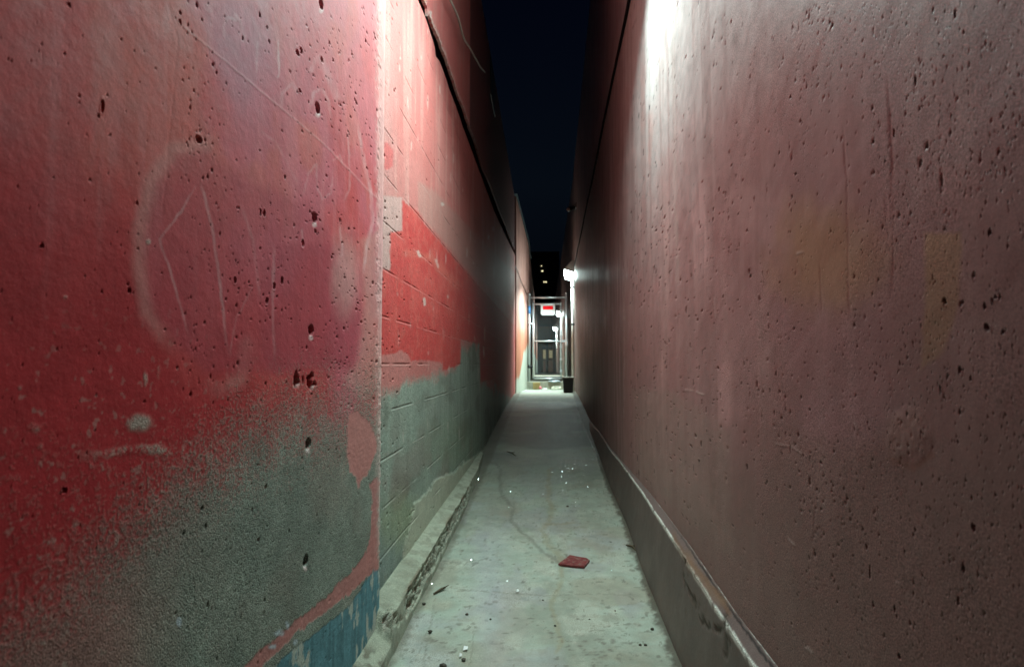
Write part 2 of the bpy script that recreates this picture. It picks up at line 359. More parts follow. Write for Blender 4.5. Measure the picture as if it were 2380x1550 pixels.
lw = S.build('concrete_wall', M_LEFT, (1, 0, 0), .04)
tag(lw, 'faded red poured concrete wall on the left, pitted and scribbled, bare grey with a blue corner at its foot', 'wall')

# ================================================================ LEFT BLOCK WALL
AB, BB = -.68, 0.0
def xb(u): return AB+BB*np.asarray(u, float)
gap_lo = [(940, -80), (971, 0), (989.6, 43), (1011, 110), (1013, 132), (1022, 142), (1048, 217), (1078, 300), (1113.5, 397), (1126.5, 431), (1147, 487), (1173, 544), (1196.5, 592)]
gap_hi = [(958, -80), (986, 0), (996, 22), (999, 33), (996, 40), (1004.6, 52), (1021, 90), (1038, 137), (1066, 223), (1082, 262), (1084, 272), (1095, 300), (1107, 330), (1122, 385), (1126, 396), (1142, 431), (1161, 487), (1184, 542), (1196.8, 580)]
gl = np.array([on_wall(x, y, AB, BB) for x, y in gap_lo]); gh = np.array([on_wall(x, y, AB, BB) for x, y in gap_hi])
pxs = np.linspace(860, 1197, 330)
U1 = np.array([on_wall(p, 775, AB, BB)[1] for p in pxs])
o_ = np.argsort(gh[:, 1])
ztop = np.interp(U1, gl[:, 1], gl[:, 2])-EYE+.012*(fbm(U1*7, U1*0, 3)-.5); ztop[U1 < gl[0, 1]] = gl[0, 2]-EYE
T1 = np.linspace(0, 1, 1150)
S = wall_surf(U1, T1, xb, np.full(len(U1), -1.2), ztop); U, V = S.U, S.V; X, Y = S.P[:, 0], S.P[:, 1]
n1 = fbm(U*1.6, V*2.2, 101, 5); n2 = fbm(U*5, V*5, 102, 5); n3 = fbm(U*20, V*20, 103, 4); nvs = fbm(U*14, V*1.4, 105, 4); n4 = fbm(U*70, V*70, 104, 3)
S.C[:] = (.46, .145, .130)
S.mix(.5*ss(.42, .62, n1+.10*ss(1000, 890, X)), (.51, .20, .18))
S.mix(.5*ss(940, 890, X+S.jx*20)*ss(760, 500, Y), (.52, .27, .25))
S.mix(.7*ss(.0, 1.0, (300-Y)/330+(X-900)/160-.35+(n2-.5)*.4), (.46, .115, .105))
S.mix(.28*ss(.5, .7, nvs)*ss(880, 500, Y), (.56, .33, .29))
S.mix(.6*S.poly([(972, 420), (1010, 445), (1200, 640), (1200, 720), (1100, 640), (1030, 560), (972, 490)], 5, 6, 4), (.40, .215, .185))
red = S.poly([(934.6, 466), (969.6, 493), (986, 517), (1028, 567), (1074, 620), (1115, 668), (1197, 758), (1197, 925), (1163, 914), (1148, 881), (1118, 887), (1114.5, 800), (1069.8, 787), (1069.7, 846), (1029.6, 861), (1028, 841), (990, 838), (954.6, 838), (947, 822), (931, 815), (905, 822), (872, 826), (872, 627), (907, 630), (908, 537), (934.6, 537)], 2.6, 6, 7)
red = red*(.45+.55*ss(1190, 1080, X)); S.mix(.92*red*(.82+.3*n3), (.52, .046, .042))
S.mix(.5*red*ss(.46, .66, n2), (.58, .10, .085)); S.mix(.35*red*ss(.55, .7, n3), (.55, .16, .13))
S.mix(.45*red*S.line([(950, 590), (1000, 600), (1060, 660)], 9, 8, 16, 6), (.60, .16, .12)); S.mix(.6*red*ss(1090, 1120, X), (.34, .045, .04))
S.mix(.8*S.poly([(893, 330), (904, 335), (914, 352), (914, 385), (905, 394), (893, 396)], 3, 5, 4), (.52, .10, .095))
S.mix(.7*S.poly([(889, 455), (934, 460), (934, 537), (907, 540), (906, 628), (880, 620)], 3, 4, 3), (.50, .34, .31))
gy = ss(-.25, .25, (Y-np.interp(X, [860, 900, 960, 1030, 1070, 1072, 1114, 1117, 1150, 1200], [925, 905, 885, 868, 845, 800, 800, 890, 905, 940]))/75+(n2-.5)*.7+(n4-.5)*.35)*(1-red)
grey = np.array([.24, .285, .235])
S.mix(gy, grey); S.C *= (1+gy*(nvs-.5)*.5)[:, None]
S.mix(.5*gy*ss(.48, .66, fbm(U*2.2, V*5, 144, 5)), (.115, .125, .095)); S.mix(.3*gy*ss(.5, .65, fbm(U*25, V*2, 141, 3)), (.31, .34, .30))
S.mix(.35*gy*ss(.52, .68, fbm(U*3, V*4, 142, 4))*ss(900, 1100, Y), (.20, .115, .10))
S.mix(.45*gy*ss(1180, 1330, Y+S.jy*80)*ss(1000, 880, X)*ss(.4, .6, n2), (.13, .19, .20))
S.mix(.4*gy*S.ell((935, 1215), 45, 60, .7, 30), (.22, .25, .10)); S.mix(.3*gy*S.ell((1060, 1030), 60, 60, .7, 30), (.17, .23, .13))
sm = S.poly([(872, 1440), (897, 1405), (912, 1375), (930, 1330), (938, 1270), (962, 1170), (985, 1150), (1010, 1115), (1048, 1100), (1075, 1078), (1100, 1062), (1160, 1010), (1160, 1110), (1060, 1230), (872, 1480)], 3, 14, 8)
S.mix(.85*sm, (.42, .43, .335)); S.C *= (1+sm*(n3-.5)*.35)[:, None]; S.H += .006*sm
# chalk drips, scuffs
for i in range(70):
    x = random.uniform(890, 1190); y = random.uniform(60, 1000); L_ = random.uniform(8, 45)
    S.mix(random.uniform(.15, .45)*S.line([(x, y), (x+random.uniform(-1, 1.5), y+L_)], random.uniform(.8, 1.8), 1, 3, 2, .3), (.66, .56, .50))
for p, w, a in [([(1075, 250), (1077, 275)], 2.6, .8), ([(1026, 470), (1030, 480)], 3, .5), ([(969, 582), (978, 600)], 3, .5), ([(985, 690), (988, 712)], 2.5, .6), ([(1012, 600), (1020, 625)], 2.5, .4)]:
    S.mix(a*S.line(p, w, 1.4, 3, 3, .2), (.62, .60, .54))
# mortar beds (every 8 inches), perpends barely showing
k = V/.2032; dz = np.abs(k-np.round(k))*.2032
jn = fbm(U*6, np.round(k)*7.3, 111, 3)
joint = (1-ss(.0015, .0065, dz+.002*(S.ky*2)))*ss(.48, .62, jn+.12*ss(1030, 880, X))
row = np.floor(k); pu = (U+.2032*(row % 2))/.4064; dp = np.abs(pu-np.round(pu))*.4064
perp = (1-ss(.001, .006, dp))*ss(.60, .7, fbm(row*3.1, np.round(pu)*2.7, 115, 2))*.05
joint = np.maximum(joint, perp)
S.H += -.0024*joint; S.C *= (1-.25*joint)[:, None]
lip = (1-ss(.002, .006, np.abs((np.round(k)-k)*.2032-.007)))*ss(.30, .52, jn)
S.H += .0005*lip; S.mix(.12*lip, (.62, .55, .50))
S.H += .003*(fbm(U*2.5, V*2.5, 121, 3)-.5)+.0012*(n4-.5)
S.G = .35+.5*gy*(1-sm); S.R = np.full(len(U), .66)
for i in range(500):
    px = 884+300*random.random()**2.2; py = random.uniform(0, 1400); p = on_wall(px, py, AB, BB); r = .0025*(1+2*random.random()**3)
    if p[1] < 6 and -1.1 < p[2]-EYE < 2.2:
        ii = np.nonzero((np.abs(U-p[1]) < r*4) & (np.abs(V-(p[2]-EYE)) < r*3))[0]
        rr = np.sqrt(((U[ii]-p[1])/(r*1.6))**2+((V[ii]-p[2]+EYE)/r)**2); m = 1-ss(.5, 1.1, rr); S.H[ii] -= m*r*1.5; S.C[ii] *= (1-.4*m)[:, None]
bw = S.build('block_wall', M_BLOCK, (1, 0, 0), .2)
tag(bw, 'painted block wall on the left with bright red patches above a grey lower half', 'wall')

# dark recess behind the gap and the rendered wall above it
bm = bmesh.new(); ys = np.linspace(2.0, 13.8, 30)
prof = [(float(xb(y))-.22, float(y), float(np.interp(y, gl[:, 1], gl[:, 2]))-.15) for y in ys]
a = [bm.verts.new(p) for p in prof]; b = [bm.verts.new((p[0], p[1], p[2]+1.75)) for p in prof]
for i in range(len(a)-1): bm.faces.new([a[i], a[i+1], b[i+1], b[i]])
r_ = bmesh.ops.extrude_face_region(bm, geom=bm.faces[:]); bmesh.ops.translate(bm, verts=[v for v in r_['geom'] if isinstance(v, bmesh.types.BMVert)], vec=(-.1, 0, 0))
rec = obj('backing', bm, simple('gap_shadow_red', (.05, .009, .009), .8, 0, .35, 25, .004))  # dark red backing, the gap's shadow painted into its colour

pxs = np.linspace(880, 1197, 300); U1 = np.array([on_wall(p, 775, AB, BB)[1] for p in pxs])
gz = np.interp(U1, np.sort(gh[:, 1]), gh[:, 2][np.argsort(gh[:, 1])])-EYE+.03*(fbm(U1*16, U1*0, 13, 4)-.5)*ss(6, 4, U1)
T1 = np.linspace(0, 1, 420)**1.2
JOG = 5.2
def xu(u): return xb(u)-.010*ss(JOG, JOG+.012, u)-.25*ss(8.2, 8.22, u)*0
S = wall_surf(U1, T1, xu, gz, np.full(len(U1), 4.15)); U, V = S.U, S.V; X, Y = S.P[:, 0], S.P[:, 1]
n1 = fbm(U*1.5, V*2, 201, 5); n2 = fbm(U*6, V*6, 202, 4); nvs = fbm(U*12, V*1.5, 205, 4)
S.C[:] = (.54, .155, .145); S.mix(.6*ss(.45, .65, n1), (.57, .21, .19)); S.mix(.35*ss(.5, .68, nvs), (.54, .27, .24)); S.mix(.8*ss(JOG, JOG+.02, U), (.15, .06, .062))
S.mix(.6*ss(6.5, 8, U), (.10, .07, .075))  # here and past the jog, the lamp's fall-off is painted as darker colour
brk = ss(.05, .012, V-np.repeat(gz, len(T1))+.02*(n2-.5))*ss(7, 4, U)
S.mix(.75*brk*ss(.35, .55, fbm(U*60, V*60, 207, 3)), (.55, .47, .42)); S.H -= .006*brk*fbm(U*50, V*50, 208, 3); S.G = .3+.6*brk
S.mix(.8*S.line([(1075, 248), (1077, 278)], 2.4, 1.2, 2, 2, .2), (.62, .62, .58)); S.mix(.5*S.line([(1003, 25), (1002, 40)], 2, 1.2, 2, 2, .2), (.62, .62, .58))
S.H += .004*(fbm(U*3, V*3, 210, 3)-.5); S.R[:] = .6
uw = S.build('rendered_wall', M_BLOCK, (1, 0, 0), .022)
tag(uw, 'red rendered upper wall with a broken lower edge over the dark gap above the block wall', 'wall'); rec.parent = uw
# conduit box high on that wall
p = on_wall(1128, 195, AB-.07, BB); bm = bmesh.new(); box(bm, -.04, .05, -.35, .35, -.22, .30)
o = obj('junction_box', bm, M_DARK, None, False, .01); o.location = (xb(p[1])-.05, p[1]+.4, p[2]+.1); tag(o, 'dark box on the upper left wall where the loose cable ends', 'junction box')

# loose cable on the upper wall
pts = [on_wall(x, y, AB+.05, BB) for x, y in [(1030, -60), (1046, 0), (1058, 25), (1066, 45), (1075, 82), (1081, 96), (1090, 108), (1104, 134), (1116, 156), (1127, 168)]]
bm = bmesh.new(); tube(bm, pts, .008, 8); o = obj('hanging_cable', bm, simple('grey_cable', (.45, .42, .36), .5, 0, .15, 30), None, True)
tag(o, 'thin grey cable hanging loose along the top of the red upper wall', 'cable')

# ================================================================ LEFT FAR WALL
fw_pts = [(-.655, 13.9), (-.405, 16.35), (-.385, 18.5), (-.40, 34), (-.40, 46)]
fu = np.concatenate([np.linspace(13.9, 16.4, 60), np.linspace(16.5, 34, 50), np.linspace(34.5, 46, 8)])
fx = np.interp(fu, [p[1] for p in fw_pts], [p[0] for p in fw_pts])
ft = np.interp(fu, [13.75, 16.35, 17, 22, 46], [4.2, 3.45, 3.4, 3.2, 3.0])
S = wall_surf(fu, np.linspace(0, 1, 320), lambda u: np.interp(u, fu, fx), np.full(len(fu), -1.0), ft); U, V = S.U, S.V
nvs = fbm(U*8, V*1.2, 305, 4); n2 = fbm(U*3, V*3, 302, 4)
S.C[:] = (.48, .24, .20); S.mix(.6*ss(.4, .65, nvs), (.54, .32, .28))
S.mix(.9*ss(1.5, .5, V+(n2-.5)*.7), (.40, .14, .075))
gz_ = ss(.12, -.02, V-np.interp(U, [13.7, 14.6, 15.2, 16.5, 46], [-.45, -.32, .25, .55, .1])+(n2-.5)*.2)
S.mix(gz_, (.42, .44, .37)); S.C *= (1+(nvs-.5)*.5)[:, None]
crk = [on_wall(x, y, -.60+(.195/2.6)*-13.75+0, .075) for x, y in [(1199, 600), (1206, 622), (1214, 650), (1226, 684)]]
cz = np.interp(U, [c[1] for c in crk], [c[2]-EYE for c in crk]); ck = (1-ss(.02, .05, np.abs(V-cz)))*ss(16.3, 16.0, U)
S.C *= (1-.8*ck)[:, None]; S.H -= .02*ck; S.R[:] = .6; S.G[:] = .3
o = S.build('painted_wall', M_BLOCK, (1, 0, 0), .25)
tag(o, 'far left wall beside the gate, orange red above and pale bare render below, lit by a lamp', 'wall')
bm = bmesh.new()
for i in range(len(fu)-1):
    if fu[i] > 18: break
    x0, x1, y0, y1, z0, z1 = fx[i], fx[i+1], fu[i], fu[i+1], ft[i]+EYE, ft[i+1]+EYE
    v = [bm.verts.new(c) for c in ((x0+.03, y0, z0+.002), (x1+.03, y1, z1+.002), (x1+.03, y1, z1+.06), (x0+.03, y0, z0+.06), (x0-.2, y0, z0+.06), (x1-.2, y1, z1+.06))]
    bm.faces.new([v[0], v[1], v[2], v[3]]); bm.faces.new([v[3], v[2], v[5], v[4]])
bmesh.ops.remove_doubles(bm, verts=bm.verts[:], dist=.0005)
c_ = obj('coping', bm, simple('blue_grey_flashing', (.30, .38, .42), .4, .3, .2, 30), o)

# ================================================================ RIGHT WALL
AR, BR = .532, .02
def xr(u): return np.where(u < 16, AR+BR*u, AR+BR*16+.004*(u-16))
pxs = np.concatenate([np.linspace(2480, 1520, 620), np.linspace(1518, 1332, 170)])
U1 = np.concatenate([np.array([on_wall(p, 775, AR, BR)[1] for p in pxs]), np.linspace(17.5, 60, 60)])
U1 = np.sort(U1)
V1 = np.concatenate([np.linspace(-1.22, 1.60, 1180), np.linspace(1.61, 2.7, 160), np.linspace(2.75, 5.2, 40)])
S = wall_surf(U1, V1, xr); U, V = S.U, S.V; X, Y = S.P[:, 0], S.P[:, 1]
n1 = fbm(U*1.8, V*1.8, 401, 5); n2 = fbm(U*5, V*4.5, 402, 5); n3 = fbm(U*22, V*18, 403, 4); nvs = fbm(U*22, V*1.6, 405, 4); n4 = fbm(U*80, V*80, 404, 3)
S.C[:] = (.32, .182, .175)
S.mix(.7*ss(.42, .62, n1), (.37, .225, .218)); S.mix(.5*ss(.48, .66, n2), (.35, .185, .18)); S.mix(.3*ss(.5, .7, nvs), (.45, .31, .29))
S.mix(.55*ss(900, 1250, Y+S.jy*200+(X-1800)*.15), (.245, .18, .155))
S.mix(.75*ss(.05, .9, (1790-X)/400+(350-Y)/520+(n2-.5)*.6), (.48, .47, .46))  # cool lamp wash painted in over partly whitish paint
S.mix(.75*S.ell((1930, 600), 130, 110, .7, 120, 20)*ss(.3, .55, n2+.1), (.40, .25, .135)); S.mix(.75*S.poly([(2150, 540), (2232, 540), (2225, 690), (2190, 820), (2140, 860), (2150, 700)], 8, 14, 8), (.40, .26, .14))
S.mix(.65*S.ell((1630, 560), 20, 130, .6, 20), (.56, .37, .36)); S.mix(.5*S.ell((1765, 500), 70, 60, .7, 60), (.48, .32, .31)); S.mix(.65*S.ell((1682, 920), 20, 80, .5, 18), (.55, .34, .33)); S.mix(.5*S.ell((1548, 620), 12, 200, .7, 12), (.52, .36, .34))
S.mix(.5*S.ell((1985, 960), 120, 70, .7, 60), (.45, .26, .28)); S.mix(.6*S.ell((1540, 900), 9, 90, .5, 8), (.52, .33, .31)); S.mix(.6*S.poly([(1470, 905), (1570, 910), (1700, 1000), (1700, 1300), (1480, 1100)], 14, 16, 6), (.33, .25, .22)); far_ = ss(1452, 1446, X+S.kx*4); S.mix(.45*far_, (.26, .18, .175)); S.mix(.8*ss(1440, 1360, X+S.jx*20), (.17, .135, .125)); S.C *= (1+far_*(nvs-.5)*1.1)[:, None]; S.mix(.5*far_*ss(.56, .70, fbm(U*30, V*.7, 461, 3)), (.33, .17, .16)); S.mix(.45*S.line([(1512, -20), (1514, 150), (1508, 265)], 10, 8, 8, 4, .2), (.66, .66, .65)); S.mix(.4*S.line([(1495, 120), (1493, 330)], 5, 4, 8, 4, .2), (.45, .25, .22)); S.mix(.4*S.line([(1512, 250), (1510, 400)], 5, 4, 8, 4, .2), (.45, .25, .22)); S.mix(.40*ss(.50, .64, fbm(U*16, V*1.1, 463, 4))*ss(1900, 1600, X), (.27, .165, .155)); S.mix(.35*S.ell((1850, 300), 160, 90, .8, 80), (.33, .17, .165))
S.mix(.45*S.poly([(1790, 690), (2060, 720), (2080, 900), (1830, 880)], 30, 60, 10), (.33, .18, .185)); S.mix(.6*S.ell((2110, 1015), 55, 62, .35, 30, 14)*ss(.35, .6, n3), (.47, .30, .26)); S.H += .0016*S.ell((2110, 1015), 52, 60, .35, 30, 14)*fbm(U*60, V*50, 421, 4)
S.mix(.45*S.line([(2165, 1060), (2120, 1090), (2070, 1070)], 8, 7, 20, 8), (.30, .13, .08))
S.mix(.5*ss(.1, 1.0, (Y-650)/900+(X-1750)/800+(n2-.5)*.8), (.19, .115, .10))  # corner darkening painted into the colour, maroon towards the lower right
sm_ = S.line([(2064, 165), (2071, 330), (2078, 520), (2077, 690)], 2.6, 2.4, 5, 4, .12)*ss(.2, .55, n3); S.mix(.5*sm_, (.23, .085, .08)); S.H -= .0004*sm_
for pts, w, a, c in [([(2064, 170), (2072, 330), (2078, 520), (2076, 700)], 5, .7, (.27, .085, .08)), ([(2058, 450), (2064, 560)], 4, .5, (.26, .09, .085)), ([(2100, 480), (2110, 540), (2116, 600)], 6, .5, (.27, .10, .09)), ([(1960, 280), (1968, 420), (1972, 640), (1975, 800)], 2.5, .5, (.25, .10, .09)),
                     ([(1905, 600), (1908, 700), (1915, 820)], 2, .4, (.25, .10, .09)), ([(2062, 830), (2072, 900), (2075, 930)], 3, .5, (.25, .10, .08)), ([(2210, 1365), (2222, 1440), (2228, 1550)], 4, .6, (.10, .05, .045)), ([(1855, 592), (1850, 640)], 3, .7, (.30, .12, .09)), ([(1860, 595), (1868, 640)], 3, .7, (.30, .12, .09)),
                     ([(1895, 1180), (1893, 1230), (1890, 1260)], 2, .4, (.20, .10, .09)), ([(1600, 1000), (1596, 1060), (1590, 1090)], 3, .35, (.22, .13, .12)), ([(1670, 1000), (1660, 1120), (1655, 1200)], 5, .3, (.22, .15, .13))]:
    m = S.line(pts, w, w*.9, 6, 6, .15)*ss(.3, .6, fbm(U*9, V*16, 451, 3)); S.mix(a*m*(.4+1.2*n3), c); S.H -= .0006*m*(.4+n3)
for pts, w, a in [([(1448, 140), (1446, 300), (1450, 520), (1451, 840), (1449, 1020)], 1.3, .5), ([(1562, 0), (1566, 200), (1572, 520), (1578, 700)], 4, .35), ([(1590, 905), (1610, 908), (1640, 918)], 2.4, .6), ([(1850, 590), (1870, 585), (1895, 592)], 2.5, .5), ([(1800, 1030), (1840, 1040), (1880, 1065)], 2, .35), ([(1985, 980), (1995, 1000)], 2, .3), ([(1935, 60), (1925, 75)], 2, .4), ([(1830, 1250), (1848, 1268)], 2.4, .5), ([(2085, 1350), (2090, 1365)], 5, .4), ([(1870, 1500), (1890, 1520)], 4, .4), ([(1660, 690), (1663, 745)], 2, .3)]:
    m = S.line(pts, w, w*.9, 3, 3, .1)*ss(.25, .55, fbm(U*9, V*16, 452, 3)); S.mix(a*m*(.4+1.2*n3), (.46, .39, .36)); S.H += .0006*m
# trowel sweeps in the thick paint: soft diagonal ridges
sw = fbm((U*1.0+V*1.6)*7, (U-V)*1.2, 431, 3); S.H += .0016*(sw-.5)*ss(1250, 700, Y)
S.H += .0022*(fbm(U*3.2, V*3.2, 432, 4)-.5)+.0005*(n3-.5)
S.R = np.clip(.47+.22*ss(500, 1100, Y)+.15*ss(1700, 2100, X)-.06*ss(.45, .65, n2), .38, .8); S.G = .06+.5*ss(.42, .62, fbm(U*2.6, V*2.6, 441, 4)+.12*ss(1500, 1900, X)+.08*ss(500, 1100, Y)-.05)*ss(1560, 1760, X)
def rp_(px, py): p = on_wall(px, py, AR, BR); return p[1], p[2]-EYE
for px, py, ru, rv, dep in [(1908, 1075, .012, .005, .012), (2195, 700, .009, .008, .014), (2236, 703, .005, .009, .012), (2312, 690, .006, .006, .012), (2322, 690, .005, .006, .01), (2287, 712, .005, .008, .01), (2304, 700, .005, .010, .01), (2262, 640, .006, .006, .01), (2292, 760, .012, .008, .012), (2330, 770, .006, .004, .01), (1838, 225, .010, .007, .012), (1850, 185, .006, .007, .01),
                            (2128, 190, .006, .022, .012), (2078, 310, .005, .016, .01), (2190, 420, .005, .024, .012), (2140, 380, .008, .012, .012), (2155, 340, .008, .008, .012), (2300, 540, .007, .007, .012), (2030, 330, .007, .009, .012), (2090, 500, .006, .008, .01), (2014, 1270, .007, .014, .012), (2022, 1330, .004, .028, .01), (2240, 1320, .005, .012, .01), (2228, 1395, .005, .012, .01), (2263, 1225, .008, .008, .01), (1840, 1450, .006, .008, .012), (2030, 1405, .004, .015, .01), (2080, 1415, .006, .012, .01), (2090, 1525, .010, .008, .012),
                            (1575, 10, .02, .008, .01), (1545, 505, .03, .012, .008), (1540, 540, .02, .01, .008), (1700, 385, .01, .007, .01), (1812, 355, .006, .012, .01), (1850, 405, .007, .007, .012), (2220, 30, .006, .01, .01), (2230, 860, .008, .010, .012), (2185, 905, .005, .012, .01), (2255, 880, .006, .006, .01)]:
    u, v = rp_(px, py); k_ = .40 if px > 1750 else .7; S.pit(u, v, ru*k_, rv*k_, dep, U1, V1, .0006, .55, .35, random.uniform(-.3, .3))
cnt = 0
while cnt < 2300:
    px = random.uniform(1465, 2380); py = random.uniform(-20, 1550); u, v = rp_(px, py)
    if v < -1.0: continue
    cl = float(vn(np.array([u*3.5]), np.array([v*3.0]), 471)[0])
    if random.random() > (.08+1.3*cl**2.4)*(.3 if py < 480 and px < 1850 else 1): continue
    rx = (.7 if px < 1900 else .62)+.8*random.random()**4+(.9 if random.random() < .03 else 0); ry = rx*random.choice((1, 1.2, 1.5, 2, 2.8)); x_ = AR+BR*u
    ru, rv = sz(u, x_, rx*1.15, ry); S.pit(u, v, ru, rv, .001+.6*rv, U1, V1, 0, .65, .2, random.uniform(-.25, .25)); cnt += 1
for i in range(360):      # torn vertical drips and skins of paint
    px = 1465+420*random.random()**1.6; py = random.uniform(0, 1250); u, v = rp_(px, py); ru, rv = sz(u, AR+BR*u, random.uniform(.9, 1.7), random.uniform(1.5, 8))
    S.pit(u, v, ru, rv, random.uniform(.001, .0022), U1, V1, .0006, .5, .7, random.uniform(-.3, .3))
S.C *= (.93+.14*fbm(U*12, V*12, 433, 4))[:, None]
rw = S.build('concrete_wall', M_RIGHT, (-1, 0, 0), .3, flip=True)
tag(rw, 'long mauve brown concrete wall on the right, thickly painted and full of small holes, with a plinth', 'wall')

# plinth with its ledge
led = [(1960, 1740), (1885, 1645), (1812, 1550), (1705, 1411), (1599, 1257), (1505, 1137), (1420, 1042), (1393, 1002), (1352, 955), (1338, 938)]
base_px = [(1700, 1800), (1569, 1526), (1534, 1438), (1490, 1326), (1454, 1218), (1414, 1129.7), (1382, 1038), (1354, 982), (1334, 917)]
lw_ = np.array([on_wall(x, y, AR, BR) for x, y in led]); bf = np.array([on_floor(x, y) for x, y in base_px])
u1 = np.sort(np.concatenate([np.linspace(.9, 6, 420), np.linspace(6.1, 15.7, 120)]))
zl = np.interp(u1, lw_[:, 1], lw_[:, 2])-EYE; prot = np.interp(u1, [0, 2.4, 3.5, 4.6, 7, 12], [.036, .036, .026, .014, .012, .012])
prot = prot+.006*(fbm(u1*9, u1*0, 53, 4)-.5)*ss(5, 3.5, u1)
dr_ = np.interp(u1, [0, 2.4, 3.5, 4.6], [.036, .036, .026, .012])
xbse = np.interp(u1, bf[:, 1], bf[:, 0]); xbse = np.minimum(xbse, xr(u1)-prot-.004)
nv = 150; sv = np.linspace(0, 1, nv); W = np.zeros((len(u1), nv, 3))
for j, s_ in enumerate(sv):
    if s_ < .22:
        q = s_/.22; W[:, j, 0] = xr(u1)+.01-(prot+.01)*q; W[:, j, 2] = zl+EYE+.004-dr_*q
    else:
        q = (s_-.22)/.78; W[:, j, 0] = (xr(u1)-prot)*(1-q)+(xbse)*q; W[:, j, 2] = (zl+EYE+.004-dr_)*(1-q)+(EYE-floor_drop(u1)-.06)*q
    W[:, j, 1] = u1
SV = np.tile(sv, len(u1))
S = Surf(W.reshape(-1, 3), len(u1), nv, np.repeat(u1, nv), W[:, :, 2].ravel()-EYE); U, V = S.U, S.V; X, Y = S.P[:, 0], S.P[:, 1]
n2 = fbm(U*5, V*5, 502, 4); n3 = fbm(U*30, V*30, 503, 4); n5 = fbm(U*70, SV*30, 505, 3)
S.C[:] = (.118, .094, .082); S.mix(.6*ss(.45, .65, n2), (.15, .12, .105)); S.mix(.9*ss(.23, .20, SV), (.125, .088, .08))
S.mix(.6*ss(.45, .7, n2)*ss(.5, .95, SV), (.17, .135, .11))
eff = ((1-ss(.010, .034, np.abs(SV-.218+.03*(n3-.5)))))*ss(.32, .5, n3+.1)+.75*(1-ss(.006, .026, np.abs(SV-.035+.03*(n3-.5))))*ss(.36, .52, n5)
S.mix(.9*eff*ss(6.5, 4.5, U), (.60, .62, .56)); S.G = .2+.7*np.clip(eff, 0, 1)
S.C *= (1-.85*(1-ss(.0, .022, np.abs(SV-.085+.03*(n5-.5))))*ss(2.9, 2.1, U))[:, None]
S.mix(.7*S.line([(1560, 1230), (1585, 1290), (1625, 1330), (1680, 1400), (1700, 1440)], 5, 4.5, 10, 6, .1), (.13, .065, .03)); S.mix(.65*S.line([(1590, 1272), (1608, 1320), (1650, 1378), (1690, 1410)], 9, 9, 10, 4, .1), (.17, .10, .06))
pl_ = np.maximum(S.line([(1590, 1300), (1592, 1360), (1612, 1400), (1640, 1450), (1680, 1470), (1685, 1440)], 5, 2, 16, 14), S.line([(1684, 1430), (1692, 1490), (1690, 1550)], 7, 3, 12, 12))
S.mix(.9*pl_*ss(.4, .55, n3), (.055, .04, .028)); S.H -= .004*pl_*ss(.4, .55, n3)
S.mix(.8*ss(.90, .99, SV+.10*(fbm(U*14, SV*2, 511, 3)-.5)), (.055, .042, .03)); S.mix(.5*S.ell((1600, 1420), 40, 30, .7, 30, 20)*ss(.5, .6, n3), (.10, .07, .05))
S.H += .004*(fbm(U*4, V*4, 512, 3)-.5)+.003*(n3-.5)*np.clip(eff, 0, 1); S.R[:] = .6
S.build('plinth', M_PLINTH, (-1, 0, .0), .1, flip=True, parent=rw, close=False)

# black cable along the right wall at lamp height
bm = bmesh.new(); ys = np.linspace(1.0, 14.6, 60)
tube(bm, [(float(xr(np.array(y)))-.012, y, EYE+2.50-.012*math.sin(y*1.9)-.006*math.sin(y*5)) for y in ys], .011, 8)
o = obj('power_cable', bm, simple('black_cable', (.012, .012, .013), .9, 0, .1, 40, 0, .05), None, True); tag(o, 'black power cable running level along the top of the mauve right wall', 'cable')

# ================================================================ GROUND
xs = np.linspace(-.80, 1.0, 330)
ds = np.concatenate([F*1.1/np.linspace(1700, 700, 560), np.linspace(2.1, 2.1, 0)]); ds = np.sort(np.concatenate([np.array([.3, .5]), F*1.1/np.linspace(2000, 105, 900), np.linspace(13.9, 16.1, 60)]))
ds = np.unique(ds); XX = np.repeat(xs, len(ds)); DD = np.tile(ds, len(xs))
W = np.stack([XX, DD, EYE-floor_drop(DD)], 1)
S = Surf(W, len(xs), len(ds), XX, DD); X, Y = S.P[:, 0], S.P[:, 1]; U, V = XX, DD
n1 = fbm(U*2.5, V*1.5, 601, 5); n2 = fbm(U*7, V*6, 602, 5); n3 = fbm(U*30, V*26, 603, 4); n4 = fbm(U*90, V*90, 604, 3)
S.C[:] = (.335, .385, .32); S.mix(.9*ss(.42, .60, n1), (.255, .28, .225)); S.mix(.6*ss(.5, .68, n2), (.42, .44, .365)); S.mix(.35*ss(.52, .66, fbm(U*5, V*2.5, 611, 4)), (.31, .29, .32)); S.mix(.55*ss(.5, .66, fbm(U*3.4, V*3.2, 617, 5)), (.27, .245, .18))
S.mix(.28*ss(.54, .80, fbm(U*7, V*9, 612, 5)), (.27, .26, .20)); S.mix(.35*ss(.66, .78, fbm(U*22, V*16, 613, 4)), (.22, .205, .16)); S.mix(.6*ss(.735, .77, fbm(U*44, V*30, 614, 3)), (.12, .11, .085)); S.mix(.22*ss(.5, .7, fbm(U*16, V*70, 616, 3)), (.34, .33, .27))
S.mix(.45*ss(3.4, 5.2, V+(n2-.5)*1.8), (.23, .26, .21)); S.mix(.45*ss(.40, .56, fbm(U*1.3, V*2.0, 615, 4)+.12*ss(.35, 0, np.abs(U-.05)))*ss(5, 6.5, V)*ss(13.4, 12, V), (.085, .095, .085)); S.mix(.5*ss(12.5, 13.6, V), (.42, .43, .37))
